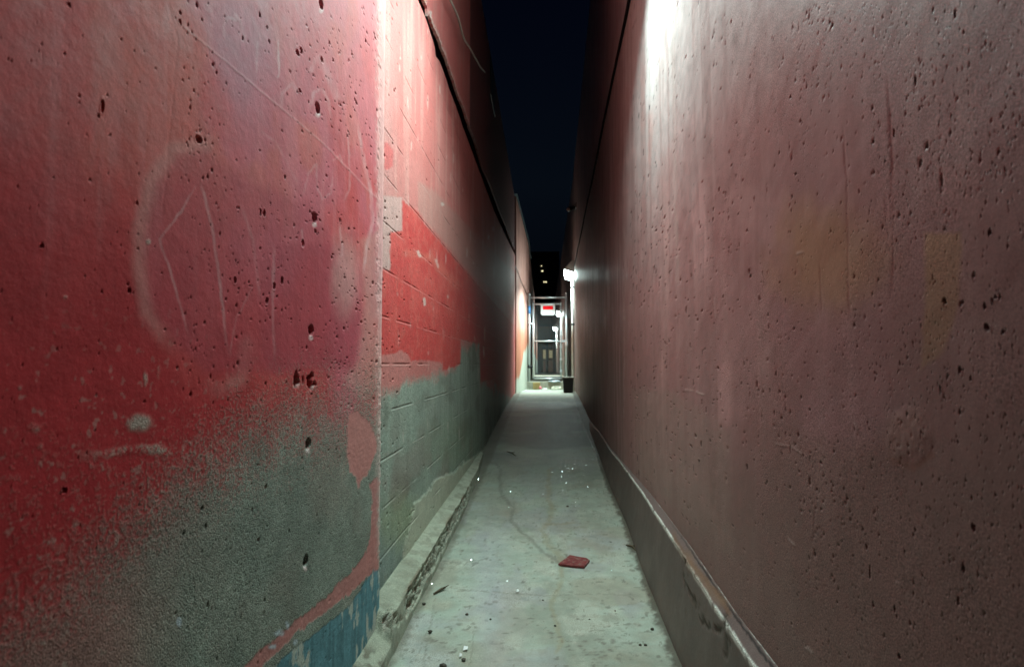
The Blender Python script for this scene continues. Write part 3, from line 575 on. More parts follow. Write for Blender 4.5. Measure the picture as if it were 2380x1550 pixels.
# damp trail and rust trail
tr = [(1150, 1070), (1165, 1082), (1175, 1105), (1188, 1135), (1192, 1170), (1205, 1185), (1232, 1205), (1235, 1225), (1226, 1250), (1255, 1275), (1280, 1300), (1300, 1310)]
m = S.line([((x-1262)+1262, y) for x, y in [(1138, 1073), (1152, 1076), (1160, 1090), (1163, 1120), (1166, 1150), (1184, 1168), (1194, 1182), (1186, 1208), (1200, 1222), (1220, 1245), (1245, 1262), (1275, 1290), (1300, 1305)]], 3.6, 2.8, 12, 8); S.mix(.6*m*(.5+n3), (.17, .165, .135))
m = S.line([(1276, 1090), (1274, 1130), (1278, 1165), (1282, 1195), (1270, 1215), (1262, 1232), (1278, 1262), (1300, 1285), (1312, 1310), (1305, 1340), (1296, 1370), (1280, 1400), (1292, 1440), (1300, 1480), (1296, 1510)], 5.5, 5, 18, 8); S.mix(.42*m*(.4+n3), (.27, .22, .12))
m = S.line([(1250, 1216), (1300, 1218), (1345, 1212)], 3.5, 3, 10, 4, .2); S.mix(.55*m, (.25, .21, .13))
S.mix(.35*S.ell((1140, 1380), 40, 170, .7, 50), (.36, .36, .40)); S.mix(.35*S.poly([(1180, 1340), (1230, 1450), (1220, 1560), (1120, 1560), (1160, 1440)], 14, 30, 8), (.34, .31, .27))
for pts, w in [([(1030, 1368), (1120, 1372), (1200, 1380), (1300, 1382), (1400, 1378), (1500, 1384)], .8), ([(1000, 1450), (990, 1500), (985, 1560)], .8), ([(1010, 1380), (1003, 1440), (960, 1550)], .7), ([(1100, 1460), (1090, 1560)], .7), ([(1000, 1300), (1080, 1310), (1150, 1290)], .7)]:
    m = S.line(pts, w+.4, .8, 10, 6, .1); S.mix(.5*m, (.17, .16, .13)); S.H -= .0015*m
for i in range(130):      # dark flecks in the skin of the slab
    px = random.uniform(960, 1570); py = 1240+310*random.random()**.7
    if random.random() < .5: px = random.gauss(1400, 60); py = random.gauss(1500, 25)
    S.mix(random.uniform(.3, .75)*S.ell((px, py), random.uniform(2, 8), random.uniform(1, 2.6), .5, 6, 5), (.13, .12, .095))
S.mix(.7*S.ell((1063, 1150), 14, 5, .5, 8, 4), (.19, .185, .16))
# dirt in the right corner, left corner
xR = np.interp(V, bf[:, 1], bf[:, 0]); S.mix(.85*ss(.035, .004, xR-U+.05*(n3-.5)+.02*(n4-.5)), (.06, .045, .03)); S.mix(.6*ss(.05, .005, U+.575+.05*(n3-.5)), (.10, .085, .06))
S.H += .006*(fbm(U*2, V*2, 621, 3)-.5)+.0018*(n3-.5)+.004*ss(.03, 0, xR-U+.04*(n3-.5))
S.R = .72-.22*ss(5, 6, V)*ss(12, 11, V); S.G = .15+.3*ss(.5, .65, n2)
S.W[:, 2] += 0
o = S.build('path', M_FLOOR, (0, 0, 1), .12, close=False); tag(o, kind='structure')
# ground beneath and beyond as one wide sheet
bm = bmesh.new(); yy = [-30, -3, .2, 8, 13, 15.95, 16.0, 60, 400]; zz = [-.3, -.3, -.3, -.2, .15, .2, .30, .25, .2]
rows = [[bm.verts.new((x, y, z)) for x in (-300, -4, -.9, 1.1, 4, 300)] for y, z in zip(yy, zz)]
for i in range(len(rows)-1):
    for k in range(5): bm.faces.new([rows[i][k], rows[i][k+1], rows[i+1][k+1], rows[i+1][k]])
o = obj('ground', bm, simple('dark_ground', (.10, .095, .085), .8, 0, .3, 2)); tag(o, kind='structure')
# slab behind the gate
bm = bmesh.new(); n_ = 14
for i in range(n_):
    y0 = 16.9+i*1.2
    if i == 0: top = [(bm.verts.new((-.6, y0, EYE-.50)), bm.verts.new((1.2, y0, EYE-.50)))]
    top.append((bm.verts.new((-.6, y0+1.2, EYE-.50-.004*i)), bm.verts.new((1.2, y0+1.2, EYE-.50-.004*i))))
for a_, b_ in zip(top[:-1], top[1:]): bm.faces.new([a_[0], a_[1], b_[1], b_[0]])
o = obj('pavement', bm, simple('pavement_concrete', (.40, .37, .29), .75, 0, .2, 8)); tag(o, kind='structure')

# ================================================================ KERB
u1 = np.linspace(1.55, 6.2, 560); nv = 130; sv = np.linspace(0, 1, nv); W = np.zeros((len(u1), nv, 3))
ktop = -.962+.006*(fbm(u1*2, u1*0, 5, 3)-.5); xf_ = np.interp(u1, [2, 2.2, 4, 5.2, 6.2], [-.573, -.577, -.582, -.60, -.65])+.010*(fbm(u1*3.5, u1*0, 9, 4)-.5)
cut = ss(2.225, 2.175, u1+.02*(fbm(u1*40,u1*0,77,2)-.5))
for j, s_ in enumerate(sv):
    if s_ < .5:
        q = s_/.5; W[:, j, 0] = (xb(u1)-.02)*(1-q)+xf_*q; W[:, j, 2] = EYE+ktop+.028*(1-q)-cut*.10*(.25+.75*q)
    else:
        q = (s_-.5)/.5; W[:, j, 0] = xf_+.010*q; W[:, j, 2] = (EYE+ktop-cut*.10)*(1-q)+(EYE-floor_drop(u1)-.05)*q
    W[:, j, 1] = u1
SV = np.tile(sv, len(u1))
S = Surf(W.reshape(-1, 3), len(u1), nv, np.repeat(u1, nv), SV*.25); U, V = S.U, S.V; X, Y = S.P[:, 0], S.P[:, 1]
n2 = fbm(U*6, V*10, 702, 4); n3 = fbm(U*30, V*40, 703, 4); n6 = fbm(U*55, V*60, 706, 3)
S.C[:] = (.32, .335, .26); S.mix(.7*ss(.42, .62, n2), (.25, .255, .195)); S.mix(.6*ss(.5, .7, SV)*ss(.3, .6, n2), (.26, .275, .22)); S.mix(.5*ss(.5, .65, fbm(U*18, SV*6, 712, 4)), (.19, .18, .135))
brk = ss(.50, .56, SV+.10*(n3-.5))*ss(.80, .70, SV+.12*(n2-.5))*ss(2.36, 2.5, U)*ss(5.0, 4.3, U)*ss(.22, .36, fbm(U*3, SV*2, 711, 3))
brk = np.maximum(brk, S.ell((905, 1437), 24, 20, .4, 14, 10))
S.mix(.9*brk*ss(.42, .56, n6), (.15, .115, .075)); S.mix(.7*brk*ss(.54, .62, n6), (.52, .50, .42)); S.H -= .022*brk*(.2+1.6*ss(.35,.65,n6)); S.G = .3+.7*brk
S.mix(.7*ss(.055, .0, np.abs(SV-.5)+.06*(n3-.5))*ss(.46, .58, n2), (.15, .11, .07))
S.mix(.7*ss(2.15, 2.05, U+.1*(n3-.5))*ss(.45, .6, n3), (.08, .06, .04)); S.mix(.6*ss(.9, 1.0, SV+.1*(n3-.5)), (.10, .085, .06))
S.H += .003*(n2-.5)+.003*(n3-.5); S.R[:] = .75
o = S.build('kerb', M_KERB, (.7, 0, .7), .1, close=False); tag(o, 'pale broken concrete kerb along the foot of the left block wall', 'kerb')

# ================================================================ STEP AND GATE
GY = 16.0
def gp(px, py, y=GY): return on_depth(px, py, y)
st = gp(1262, 887)[2]; fl = EYE-.705
bm = bmesh.new(); box(bm, -.62, .90, GY-.12, GY+.95, fl-.15, st)
o = obj('concrete_step', bm, simple('step_concrete', (.30, .30, .235), .8, 0, .25, 9, .006), None, False, .012); tag(o, 'low dirty concrete step under the wire gate', 'step')

gate = empty('chain_link_gate', (0, GY, st)); tag(gate, 'tall galvanised chain link gate closing the end of the alley', 'gate')
def lo(p): return (p[0], p[1]-GY, p[2]-st)
def bar(name, pts, r, mat=M_GALV, parent=gate, seg=10):
    bm = bmesh.new(); tube(bm, [lo(p) for p in pts], r, seg); return obj(name, bm, mat, parent, True)
pl0, pl1 = gp(1230.5, 887), gp(1230.5, 685); pr0, pr1 = gp(1316.5, 887), gp(1316.5, 683)
for a_, b_ in ((pl0, pl1), (pr0, pr1)):
    p_ = bar('post', [(a_[0], GY, st), (a_[0], GY, b_[2])], .034)
    bm = bmesh.new(); bmesh.ops.create_uvsphere(bm, u_segments=12, v_segments=6, radius=.038); c_ = obj('cap', bm, M_GALV, p_, True); c_.location = lo((a_[0], GY, b_[2]))
bar('header_rail', [(pl0[0]+.03, GY, gp(1262, 692)[2]), (pr0[0]-.03, GY, gp(1262, 692)[2])], .027)
gx0, gx1 = gp(1239.5, 800)[0], gp(1303.5, 800)[0]; gt, gm, gb = gp(1262, 707)[2], gp(1262, 793)[2], gp(1262, 879.5)[2]
bar('stile', [(gx0, GY, gb), (gx0, GY, gt+.05)], .027); bar('stile', [(gx1, GY, gb), (gx1, GY, gt+.05)], .027)
for z in (gt, gm, gb): bar('rail', [(gx0, GY, z), (gx1, GY, z)], .024)
bm = bmesh.new(); pitch = .062
w_, h_ = gx1-gx0, gt+.06-gb; nx = int(w_/pitch)+1
for k in range(-int(h_/pitch)-1, nx+1):
    for sgn in (1, -1):
        x0 = gx0+k*pitch; pts = []
        steps = int(h_/pitch*2)
        t0 = max(0, -(x0-gx0)) if True else 0
        a0 = max(0., gx0-x0); a1 = min(h_, gx1-x0)
        if a1 <= a0: continue
        P0 = (x0+a0, gb+a0); P1 = (x0+a1, gb+a1)
        if sgn < 0: P0 = (gx0+gx1-P0[0], P0[1]); P1 = (gx0+gx1-P1[0], P1[1])
        tube(bm, [lo((P0[0], GY+.026+.004*sgn, P0[1])), lo((P1[0], GY+.026+.004*sgn, P1[1]))], .0019, 4)
obj('wire_mesh', bm, M_WIRE, gate)
for z in (gp(0, 757)[2], gp(0, 852)[2]):
    bm = bmesh.new(); tube(bm, [lo((pl0[0]-.045, GY, z)), lo((pl0[0]+.11, GY, z))], .022, 8); tube(bm, [lo((pl0[0], GY, z-.04)), lo((pl0[0], GY, z+.04))], .045, 10); obj('hinge', bm, M_DARK if z < gm else M_GALV, gate, True)
for z in np.linspace(gb+.2, gt-.2, 6):
    bm = bmesh.new(); box(bm, gx1-.035-0, gx1+.035, -.035, .035, z-st-.02, z-st+.02); obj('tension_band', bm, M_GALV, gate, False, .004)
bm = bmesh.new(); box(bm, gx1+.02, pr0[0]+.03, -.05, -.02, gm-st-.03, gm-st+.03); tube(bm, [lo((pr0[0], GY-.04, gp(0, 801)[2]-.06)), lo((pr0[0], GY-.04, gp(0, 801)[2]+.06))], .045, 8); obj('latch', bm, M_GALV, gate, False)
bm = bmesh.new(); tube(bm, [lo((pl0[0], GY, gp(0, 735)[2])), lo((pl0[0], GY, gp(0, 718)[2]))], .0365, 10); obj('tape', bm, simple('blue_tape', (.10, .30, .65), .5), gate, True)
# sign hung on the mesh
sx0, sx1 = gp(1255, 0)[0], gp(1287.5, 0)[0]; sz0, sz1 = gp(0, 739)[2], gp(0, 714)[2]
sg = empty('sign', ((sx0+sx1)/2, GY-.035, (sz0+sz1)/2)); tag(sg, 'small white sign with a red panel hung high on the wire gate', 'sign')
hw, hh = (sx1-sx0)/2, (sz1-sz0)/2
bm = bmesh.new(); box(bm, -hw, hw, -.004, .004, -hh, hh)
bmesh.ops.bevel(bm, geom=[e for e in bm.edges if abs(e.verts[0].co.y-e.verts[1].co.y) > .001], offset=.03, segments=4, affect='EDGES'); obj('plate', bm, simple('white_sign', (.55, .57, .57), .4, 0, .05), sg)
bm = bmesh.new(); box(bm, -hw*.70, hw*.70, -.008, -.0045, -.0*hh, hh*.66); obj('red_panel', bm, simple('sign_red', (.70, .010, .016), .6, 0, .12, 60, 0, .1), sg)

# ================================================================ WALL LAMPS AND THEIR CONDUITS
def make_lamp():
    t = empty('wall_lamp', (0, 0, 0))
    bm = bmesh.new(); prism(bm, [(0, .30), (-.06, .27), (-.27, .055), (-.27, .035), (-.03, -.045), (0, -.045)], -.15, .15); obj('hood', bm, M_HOOD, t, False, .008)
    bm = bmesh.new(); prism(bm, [(-.035, -.05), (-.255, .028), (-.245, -.19), (-.05, -.23)], -.13, .13); o = obj('lens', bm, M_LENS, t, False, .035)
    o.data.materials.append(M_LENS_OUT); o.data.materials.append(M_LENS_SIDE); o.data.materials.append(M_HOOD)
    for p in o.data.polygons:
        p.material_index = 0 if p.normal.z < -.7 else (1 if p.normal.x < -.7 else (3 if p.normal.y > .7 else 2))
    bm = bmesh.new(); box(bm, -.032, .02, -.12, .12, -.25, -.047); obj('back_plate', bm, M_HOOD, t, False, .005)
    return t
def copy_tree(o, parent=None):
    c = o.copy(); col.objects.link(c)
    if parent: c.parent = parent
    for ch in list(o.children): copy_tree(ch, c)
    return c
L0 = make_lamp()
NEAR_L = (2.72, 2.62)
ADDED_ARM = .20
L0.location = (float(xr(np.array(NEAR_L[0])))-.004-ADDED_ARM, NEAR_L[0], EYE+NEAR_L[1])
bm = bmesh.new(); tube(bm, [(-.01, 0, .12), (ADDED_ARM+.003, 0, .12)], .03, 10); tube(bm, [(ADDED_ARM-.02, 0, .12), (ADDED_ARM+.003, 0, .12)], .07, 12); ADDED_ARM_O = obj('bracket', bm, M_HOOD)  # added arm, holds the lamp off the wall to broaden its wash
tag(L0, 'nearest hooded wall lamp, high on the right wall above the first stretch of path', 'wall lamp', 'lamps along the right wall')
labs = ['bright hooded wall lamp on the right wall just before the wire gate', 'bright lamp seen through the gate beside the red and white sign', 'small bright lamp seen through the middle of the wire gate, farthest away']
spots = [(15.0, 1331, 631), (26.0, 1305.5, 725), (37.0, 1294, 761)]
for (d, px, py), lb in zip(spots, labs):
    c = copy_tree(L0); z = on_depth(px, py, d)[2]; c.location = (float(xr(np.array(d)))-.004, d, z); tag(c, lb, 'wall lamp', 'lamps along the right wall')
clab = ['white conduit pipe below the lamp nearest the gate, on the right wall', 'lit conduit pipe below the lamp beside the sign, seen through the gate', 'lit conduit pipe below the farthest lamp, seen through the gate']
for k, ((d, px, py), lb) in enumerate(zip(spots, clab)):
    z = on_depth(px, py, d)[2]; x = float(xr(np.array(d)))-.045; bm = bmesh.new()
    tube(bm, [(x, d+.0, EYE-.72 if k == 0 else EYE-.5), (x, d, z-.16)], .036, 12); t = obj('conduit', bm, simple('pale_conduit', (.62, .62, .58), .5, 0, .1), None, True)
    tag(t, lb, 'conduit', 'conduits below the lamps')
    for zz_ in (z-.42, z-1.4):
        bm = bmesh.new(); tube(bm, [(x, d, zz_-.03), (x, d, zz_+.03)], .045, 12); obj('coupling', bm, M_DARK, t, True)

ADDED_ARM_O.parent = L0
def module(o, watts):          # the LED module behind each lens
    ld = bpy.data.lights.new('led_module', 'AREA'); ld.shape = 'RECTANGLE'; ld.size = .18; ld.size_y = .20; ld.energy = watts; ld.color = LAMP_C; ld.spread = math.radians(145 if o is L0 else 112)
    l = bpy.data.objects.new('led_module', ld); col.objects.link(l); l.parent = o
    d = Vector((-.16 if o is L0 else -.40, -.06, -.9)); l.rotation_euler = d.to_track_quat('-Z', 'Y').to_euler(); l.location = (-.155, 0, -.235)
lamps_ = [o for o in col.objects if o.name.startswith('wall_lamp')]
for o in lamps_: module(o, 66 if o is L0 else 105)

# security camera
cp = on_depth(1329, 482, 13.2); cx = float(xr(np.array(13.2)))
cam_t = empty('security_camera', (cx, 13.2, cp[2])); tag(cam_t, 'small dark security camera on a bracket high on the right wall above the lamp', 'security camera')
bm = bmesh.new(); box(bm, -.03, .01, -.05, .05, -.02, .10); tube(bm, [(-.01, 0, .06), (-.10, 0, .04), (-.14, 0, -.02)], .014, 8); obj('bracket', bm, simple('bracket_paint', (.30, .22, .2), .5), cam_t)
bm = bmesh.new(); tube(bm, [(-.06, .04, .0), (-.15, -.06, -.05), (-.20, -.12, -.08)], [.045, .05, .052], 12); obj('body', bm, M_DARK, cam_t, True)
bm = bmesh.new(); tube(bm, [(-.198, -.118, -.079), (-.205, -.126, -.083)], [.052, .045], 12); obj('lens_ring', bm, simple('lens_ring', (.35, .27, .26), .4), cam_t, True)

# ================================================================ LITTER BY THE STEP
yb = GY-.16
def at(px, py, y=yb): return on_depth(px, py, y)
fz = EYE-.703
c0 = at(1247, 890); t = empty('cardboard_box', (c0[0], GY-.20, fz)); t.rotation_euler = (0, 0, .12); tag(t, 'flattened yellow cardboard box leaning on the left of the step', 'box')
bm = bmesh.new(); box(bm, -.10, .10, -.03, .03, 0, .20); obj('carton', bm, simple('cardboard', (.55, .42, .20), .8, 0, .2, 20), t, False, .004)
bm = bmesh.new(); box(bm, -.10, .10, -.10, -.034, .188, .196); f_ = obj('flap', bm, simple('cardboard_flap', (.50, .38, .19), .8), t)
def blob(name, loc, size, mat, seed, amp=.25, label=None, cat=None, sub=3):
    bm = bmesh.new(); bmesh.ops.create_icosphere(bm, subdivisions=sub, radius=1); r = random.Random(seed)
    ph = [(Vector((r.uniform(-3, 3), r.uniform(-3, 3), r.uniform(-3, 3))), r.uniform(0, 6)) for _ in range(6)]
    for v in bm.verts:
        n = sum(math.sin(v.co.dot(p)*1.7+q) for p, q in ph)/6
        v.co *= 1+amp*n*1.6; v.co = Vector((v.co.x*size[0], v.co.y*size[1], max(v.co.z, -.6)*size[2]))
    o = obj(name, bm, mat, None, False); o.location = loc
    if label: tag(o, label, cat)
    return o
blob('wrapper', (at(1253.5, 0)[0], GY-.27, fz+.04), (.045, .03, .045), simple('pink_wrapper', (.65, .18, .20), .5), 3, .3, 'crumpled pink wrapper lying against the cardboard box', 'wrapper')
blob('rag', (at(1263, 0)[0], GY-.34, fz+.018), (.085, .05, .03), simple('white_rag', (.66, .67, .64), .8), 5, .35, 'small crumpled white rag on the ground before the step', 'rag')
blob('plastic_bag', (at(1312.5, 0)[0], GY-.62, fz+.09), (.055, .05, .115), simple('white_bag', (.80, .83, .82), .45), 8, .22, 'upright white plastic bag leaning on the black bin', 'bag')
blob('plastic_sheet', (at(1287, 0)[0], GY-.135, st+.012), (.15, .05, .035), simple('blue_plastic', (.45, .52, .58), .3), 12, .3, 'crumpled bluish plastic on the edge of the step under the gate', 'plastic sheet')
bm = bmesh.new(); hc = at(1293, 902)
pts = []
for k in range(130):
    a_ = k/130*2*math.pi*4; r_ = .125-.012*(k/130)*3+.006*math.sin(a_*.7)
    pts.append((hc[0]+r_*1.08*math.cos(a_), GY-.36+r_*.55*math.sin(a_), fz+.02+.010*(k/32)+.04*(1+math.sin(a_))*.5))
tube(bm, pts, .013, 6); o = obj('hose', bm, simple('pale_hose', (.58, .60, .47), .6), None, True); tag(o, 'coiled pale hose on the ground in front of the step', 'hose')
bn = on_floor(1321, 913); t = empty('bin', (bn[0], bn[1]+.12, bn[2])); tag(t, 'black open bin with a grey lid edge standing against the right wall before the gate', 'bin')
bm = bmesh.new()
v0 = [bm.verts.new((sx*.13*.86, sy*.12*.86, 0)) for sx, sy in ((-1, -1), (1, -1), (1, 1), (-1, 1))]; v1 = [bm.verts.new((sx*.13, sy*.12, .36)) for sx, sy in ((-1, -1), (1, -1), (1, 1), (-1, 1))]; v2 = [bm.verts.new((sx*.115, sy*.105, .36)) for sx, sy in ((-1, -1), (1, -1), (1, 1), (-1, 1))]; v3 = [bm.verts.new((sx*.10, sy*.09, .03)) for sx, sy in ((-1, -1), (1, -1), (1, 1), (-1, 1))]
bm.faces.new(v0[::-1]); bm.faces.new(v3)
for i in range(4):
    k = (i+1) % 4
    for A, B in ((v0, v1), (v1, v2), (v2, v3)): bm.faces.new([A[i], A[k], B[k], B[i]])
obj('bucket', bm, simple('black_plastic', (.006, .006, .006), .6, 0, .2), t)
bm = bmesh.new(); box(bm, -.14, .15, -.125, .13, .362, .39); obj('lid', bm, simple('grey_lid', (.36, .34, .30), .6), t, False, .006)

# ================================================================ THINGS ON THE SLAB
# broken red tile
P = [on_floor(2200+x/10.82 if False else (2200+x/10.818)/1.721, (2180+y/10.818)/1.721) for x, y in [(360, 900), (860, 520), (1000, 545), (1290, 610), (1560, 625), (1720, 745), (1640, 830), (1480, 1030), (900, 975)]]
cen = sum(P)/len(P); bm = bmesh.new(); top = [bm.verts.new((p[0]-cen[0], p[1]-cen[1], .012+.003*(i % 2))) for i, p in enumerate(P)]
bot = [bm.verts.new((p[0]-cen[0], p[1]-cen[1], .003)) for p in P]
bm.faces.new(top); bm.faces.new(bot[::-1])
for i in range(len(P)): bm.faces.new([bot[i], bot[(i+1) % len(P)], top[(i+1) % len(P)], top[i]])
m, t_, b_ = nt('chipped_red'); cr = t_.nodes.new('ShaderNodeValToRGB'); t_.links.new(noise(t_, 55, 4, .6), cr.inputs[0])
cr.color_ramp.elements[0].position = .40; cr.color_ramp.elements[0].color = (.12, .022, .022, 1); cr.color_ramp.elements[1].position = .66; cr.color_ramp.elements[1].color = (.17, .15, .125, 1)
e = cr.color_ramp.elements.new(.54); e.color = (.22, .03, .03, 1); t_.links.new(cr.outputs[0], b_.inputs['Base Color']); b_.inputs['Roughness'].default_value = .6
o = obj('tile_fragment', bm, m); o.location = (cen[0], cen[1], cen[2]); tag(o, 'broken piece of red painted board lying on the pale concrete', 'fragment')
tile_o = o

# glints of broken glass: each sliver a wedge
M_GLASS = simple('glass_sliver', (.42, .46, .46), .14, 1, .02)
lampP = Vector((L0.location.x-.15, L0.location.y, L0.location.z-.06)); lamp1 = Vector((.70, 15.0, EYE+2.3))
def shard(px, py, r, gl=True):
    p = Vector(on_floor(px, py)); bm = bmesh.new(); n = random.randint(4, 6); a0 = random.uniform(0, 6)
    nrm = Vector((random.gauss(0, .12), random.gauss(0, .12), 1)).normalized()
    if gl:
        src = lampP if random.random() < .75 else lamp1
        nrm = ((src-p).normalized()+(Vector(COP)-p).normalized()).normalized()+Vector((random.gauss(0, .02), random.gauss(0, .02), 0)); nrm.normalize()
    ax = nrm.cross(Vector((0, 1, .3))).normalized(); ay = nrm.cross(ax)
    top = [bm.verts.new(nrm*0+ax*r*random.uniform(.7, 1.2)*math.cos(a0+k*6.283/n)+ay*r*random.uniform(.7, 1.2)*math.sin(a0+k*6.283/n)) for k in range(n)]
    lowest = min(v.co.z for v in top); bot = [bm.verts.new((v.co.x*.8, v.co.y*.8, lowest-.002)) for v in top]
    bm.faces.new(top); bm.faces.new(bot[::-1])
    for k in range(n): bm.faces.new([bot[k], bot[(k+1) % n], top[(k+1) % n], top[k]])
    o = obj('glass_shard', bm, M_GLASS); o.location = p+Vector((0, 0, -lowest+.003)); return o
gx = [(1342, 542), (1336, 556), (1404, 648), (1548, 644), (1581, 648), (1630, 594), (1656, 614), (1692, 608), (1720, 500), (1724, 542), (1876, 556), (1523, 719), (1540, 719), (1607, 800), (1556, 906), (1597, 994), (1436, 1004), (1895, 856), (1765, 753), (1731, 1066), (1731, 1126), (1282, 958), (1230, 660), (1500, 138), (1746, 330), (810, 1138), (832, 350), (1843, 704), (1585, 572), (1574, 595), (835, 918), (1455, 995), (1716, 592), (388, 750), (420, 690)]
for x, y in gx:
    o = shard((1800+x/3.445)/1.721, (1700+y/3.445)/1.721, random.uniform(.0010, .0017)); tag(o, 'tiny glinting sliver of broken glass scattered on the concrete path', 'glass shard', 'broken glass on the path')
for x, y, s in [(1209, 919+27, .006), (1203, 967, .007), (1213, 974, .006), (1336, 975, .006), (1293, 961, .006), (1004, 1357, .006), (1024, 1430, .008), (1005, 1441, .006), (1010, 1432, .005), (1095, 1302, .005), (1178, 1352, .005), (1420, 1325, .005)]:
    o = shard(x, y, s*.22); tag(o, 'tiny glinting sliver of broken glass scattered on the concrete path', 'glass shard', 'broken glass on the path')
# scraps of white paper
M_PAPER = simple('white_paper', (.80, .82, .80), .7, 0, .05)
for (px, py, s), lb in zip([(1081, 1511, .010), (1070, 1527, .006), (1203, 1376, .007)], ['larger white paper scrap at the bottom left of the path', 'narrow white paper scrap just below the larger one', 'white paper scrap alone in the middle of the path']):
    p = on_floor(px, py); bm = bmesh.new(); pts = [(-s, -s*.6), (s*.7, -s*.9), (s*1.3, s*.5), (-s*.2, s*.9)]
    a_ = [bm.verts.new((x, y, .004+.003*i)) for i, (x, y) in enumerate(pts)]; bm.faces.new(a_)
    r_ = bmesh.ops.extrude_face_region(bm, geom=bm.faces[:]); bmesh.ops.translate(bm, verts=[v for v in r_['geom'] if isinstance(v, bmesh.types.BMVert)], vec=(0, 0, .0015))
    o = obj('paper_scrap', bm, M_PAPER); o.location = p; o.rotation_euler = (0, 0, .4); tag(o, lb, 'paper scrap')
# pebbles and crumbs
M_PEB = simple('dark_pebble', (.07, .06, .045), .8, 0, .3, 80)
for k, (px, py, s) in enumerate([(1000, 1470, .009), (1078, 1535, .008), (1516, 1464, .008), (1488, 1500, .006), (1085, 1429, .007), (1319, 1178, .010), (1030, 1551, .012), (985, 1405, .008), (1474, 1275, .006), (1460, 1270, .008), (1290, 1455, .005), (1140, 1440, .005), (1370, 1440, .004), (1430, 1420, .004), (1262, 1395, .004), (1420, 1260, .004), (1500, 1500, .006), (1100, 1080, .012), (1083, 1118, .012), (1076, 1150, .010)]):
    p = on_floor(px, py); o = blob('pebble', (p[0], p[1], p[2]+s*.6), (s, s*.8, s*.75), M_PEB, 40+k, .3, None, None, 2); tag(o, 'small dark pebble or crumb lying loose on the concrete path', 'pebble', 'pebbles on the path')
M_TWIG = simple('dry_twig', (.09, .065, .035), .8, 0, .3, 60)
for (a_, b_), lb in zip([((1455, 1268), (1478, 1282)), ((1178, 1050), (1198, 1060)), ((1008, 1382), (1035, 1368))], ['dry twig by the foot of the right wall', 'dark twig lying far along the path', 'dry twig beside the broken kerb']):
    p0 = on_floor(*a_); p1 = on_floor(*b_); mid_ = (p0+p1)/2+np.array([.01, .01, .012]); bm = bmesh.new(); tube(bm, [p0+np.array([0, 0, .006]), mid_, p1+np.array([0, 0, .006])], [.004, .006, .003], 6)
    tube(bm, [mid_, mid_+np.array([.03, .02, .01])], [.004, .002], 5); o = obj('twig', bm, M_TWIG, None, True); tag(o, lb, 'twig')

# ================================================================ BEYOND
bm = bmesh.new(); box(bm, -6, 6, 62, 66, -1, 5.2); o = obj('far_building', bm, simple('brown_stucco', (.20, .095, .035), .8, 0, .2, 1)); tag(o, 'dark brown building closing the view far behind the gate', 'building')
M_WINY = emit('lit_pane', (1, .86, .45), .22); M_WINW = emit('tower_window', (1, .88, .5), 1.4)
for x0, x1, y0, y1 in [(1262, 1270, 813, 834), (1276, 1284, 814, 832)]:
    a_ = on_depth(x0, y1, 61.95); b_ = on_depth(x1, y0, 61.95); bm = bmesh.new(); box(bm, a_[0], b_[0], 61.94, 61.99, a_[2], b_[2]); obj('window', bm, M_WINY, o)
M_GLOW_BROWN = emit('brown_glow', (1, .50, .20), .035)  # added glowing panels, supply the warm brown light on the far building
for x0, x1, y0, y1 in [(1286, 1300, 800, 866), (1262, 1285, 838, 866)]:
    a_ = on_depth(x0, y1, 61.9); b_ = on_depth(x1, y0, 61.9); bm = bmesh.new(); box(bm, a_[0], b_[0], 61.9, 61.93, a_[2], b_[2]); obj('added_glow_panel', bm, M_GLOW_BROWN, o)
px0 = on_depth(1271.5, 860, 48); t = empty('pole', (px0[0], 48, .2)); tag(t, 'dark pole with a short crossbar standing beyond the gate', 'pole')
bm = bmesh.new(); h_ = on_depth(1271, 795, 48)[2]-.2; box(bm, -.10, .10, -.1, .1, 0, h_); obj('shaft', bm, M_DARK, t, False, .01)
bm = bmesh.new(); zc = on_depth(1271, 809, 48)[2]-.2; box(bm, -.45, .45, -.07, .07, zc-.09, zc+.09); obj('crossbar', bm, M_DARK, t, False, .01)
tp = on_depth(1240, 600, 150); bm = bmesh.new(); a_ = on_depth(1222, 610, 150); b_ = on_depth(1300, 612, 150); box(bm, a_[0], b_[0], 150, 165, -1, on_depth(1262, 585, 150)[2])
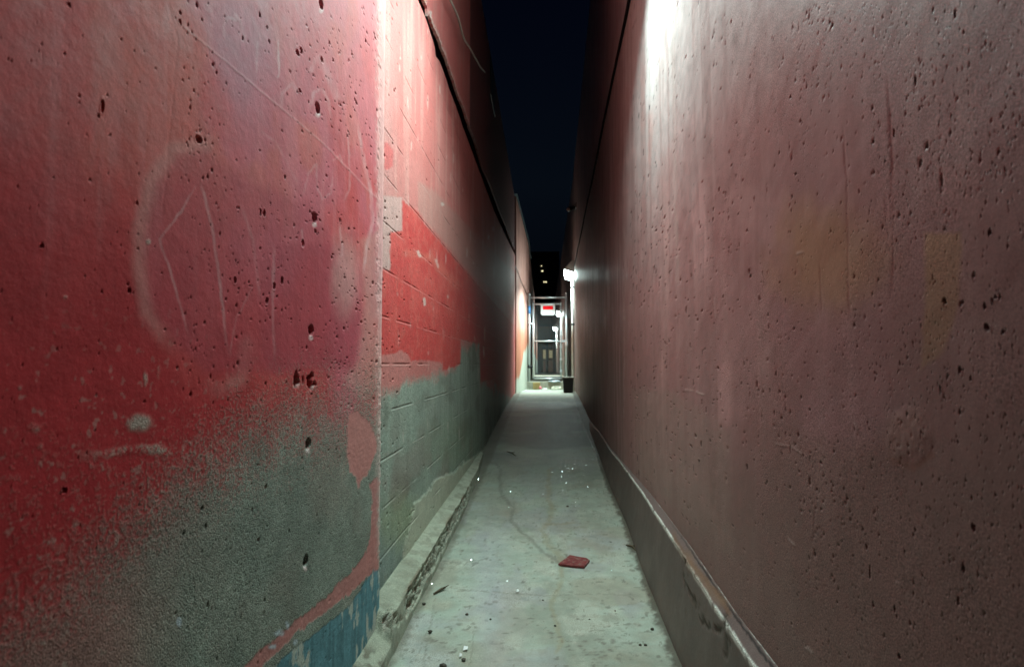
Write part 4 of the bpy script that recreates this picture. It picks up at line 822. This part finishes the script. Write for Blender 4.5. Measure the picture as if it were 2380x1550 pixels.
o = obj('tower_building', bm, simple('dark_tower', (.05, .05, .06), .7, 0, .2, .3)); tag(o, 'dark tower block far off with a few lit windows against the night sky', 'building')
for px, py, w, h, s in [(1260.5, 630, 4, 3, 1), (1264.5, 655.5, 2.6, 2.6, 1), (1269, 655.5, 3, 3, 1), (1258.5, 618, 2, 2, 1)]:
    a_ = on_depth(px-w/2, py+h/2, 149.9); b_ = on_depth(px+w/2, py-h/2, 149.9); bm = bmesh.new(); box(bm, a_[0], b_[0], 149.85, 149.98, a_[2], b_[2]); obj('window', bm, M_WINW, o)

# ================================================================ NIGHT SKY
w = bpy.data.worlds.new('World'); scene.world = w; w.use_nodes = True; t = w.node_tree
bg = t.nodes['Background']; tc = t.nodes.new('ShaderNodeTexCoord'); sx = t.nodes.new('ShaderNodeSeparateXYZ'); cr = t.nodes.new('ShaderNodeValToRGB')
t.links.new(tc.outputs['Generated'], sx.inputs[0]); t.links.new(sx.outputs['Z'], cr.inputs[0]); t.links.new(cr.outputs[0], bg.inputs['Color'])
cr.color_ramp.elements[0].position = .05; cr.color_ramp.elements[0].color = (.0010, .0017, .0030, 1); cr.color_ramp.elements[1].position = .62; cr.color_ramp.elements[1].color = (.0006, .0014, .0062, 1)
e = cr.color_ramp.elements.new(.30); e.color = (.0028, .0052, .0096, 1); bg.inputs['Strength'].default_value = .65

# ================================================================ CAMERA, RENDER
cd = bpy.data.cameras.new('camera'); co_ = bpy.data.objects.new('camera', cd); col.objects.link(co_)
co_.matrix_world = Matrix.Translation(Vector(COP)) @ ROT.to_4x4()
cd.sensor_width = 36; cd.lens = F/2380*36; cd.clip_start = .02; cd.clip_end = 1000
cd.dof.use_dof = True; cd.dof.focus_distance = 2.3; cd.dof.aperture_fstop = 5.0
scene.camera = co_
vs = scene.view_settings; vs.view_transform = 'Standard'; vs.look = 'None'; vs.exposure = 0; vs.gamma = 1
scene.render.engine = 'CYCLES'; c = scene.cycles
c.use_denoising = True; c.max_bounces = 8; c.diffuse_bounces = 5; c.glossy_bounces = 4; c.sample_clamp_indirect = 8; c.caustics_reflective = False; c.caustics_refractive = False
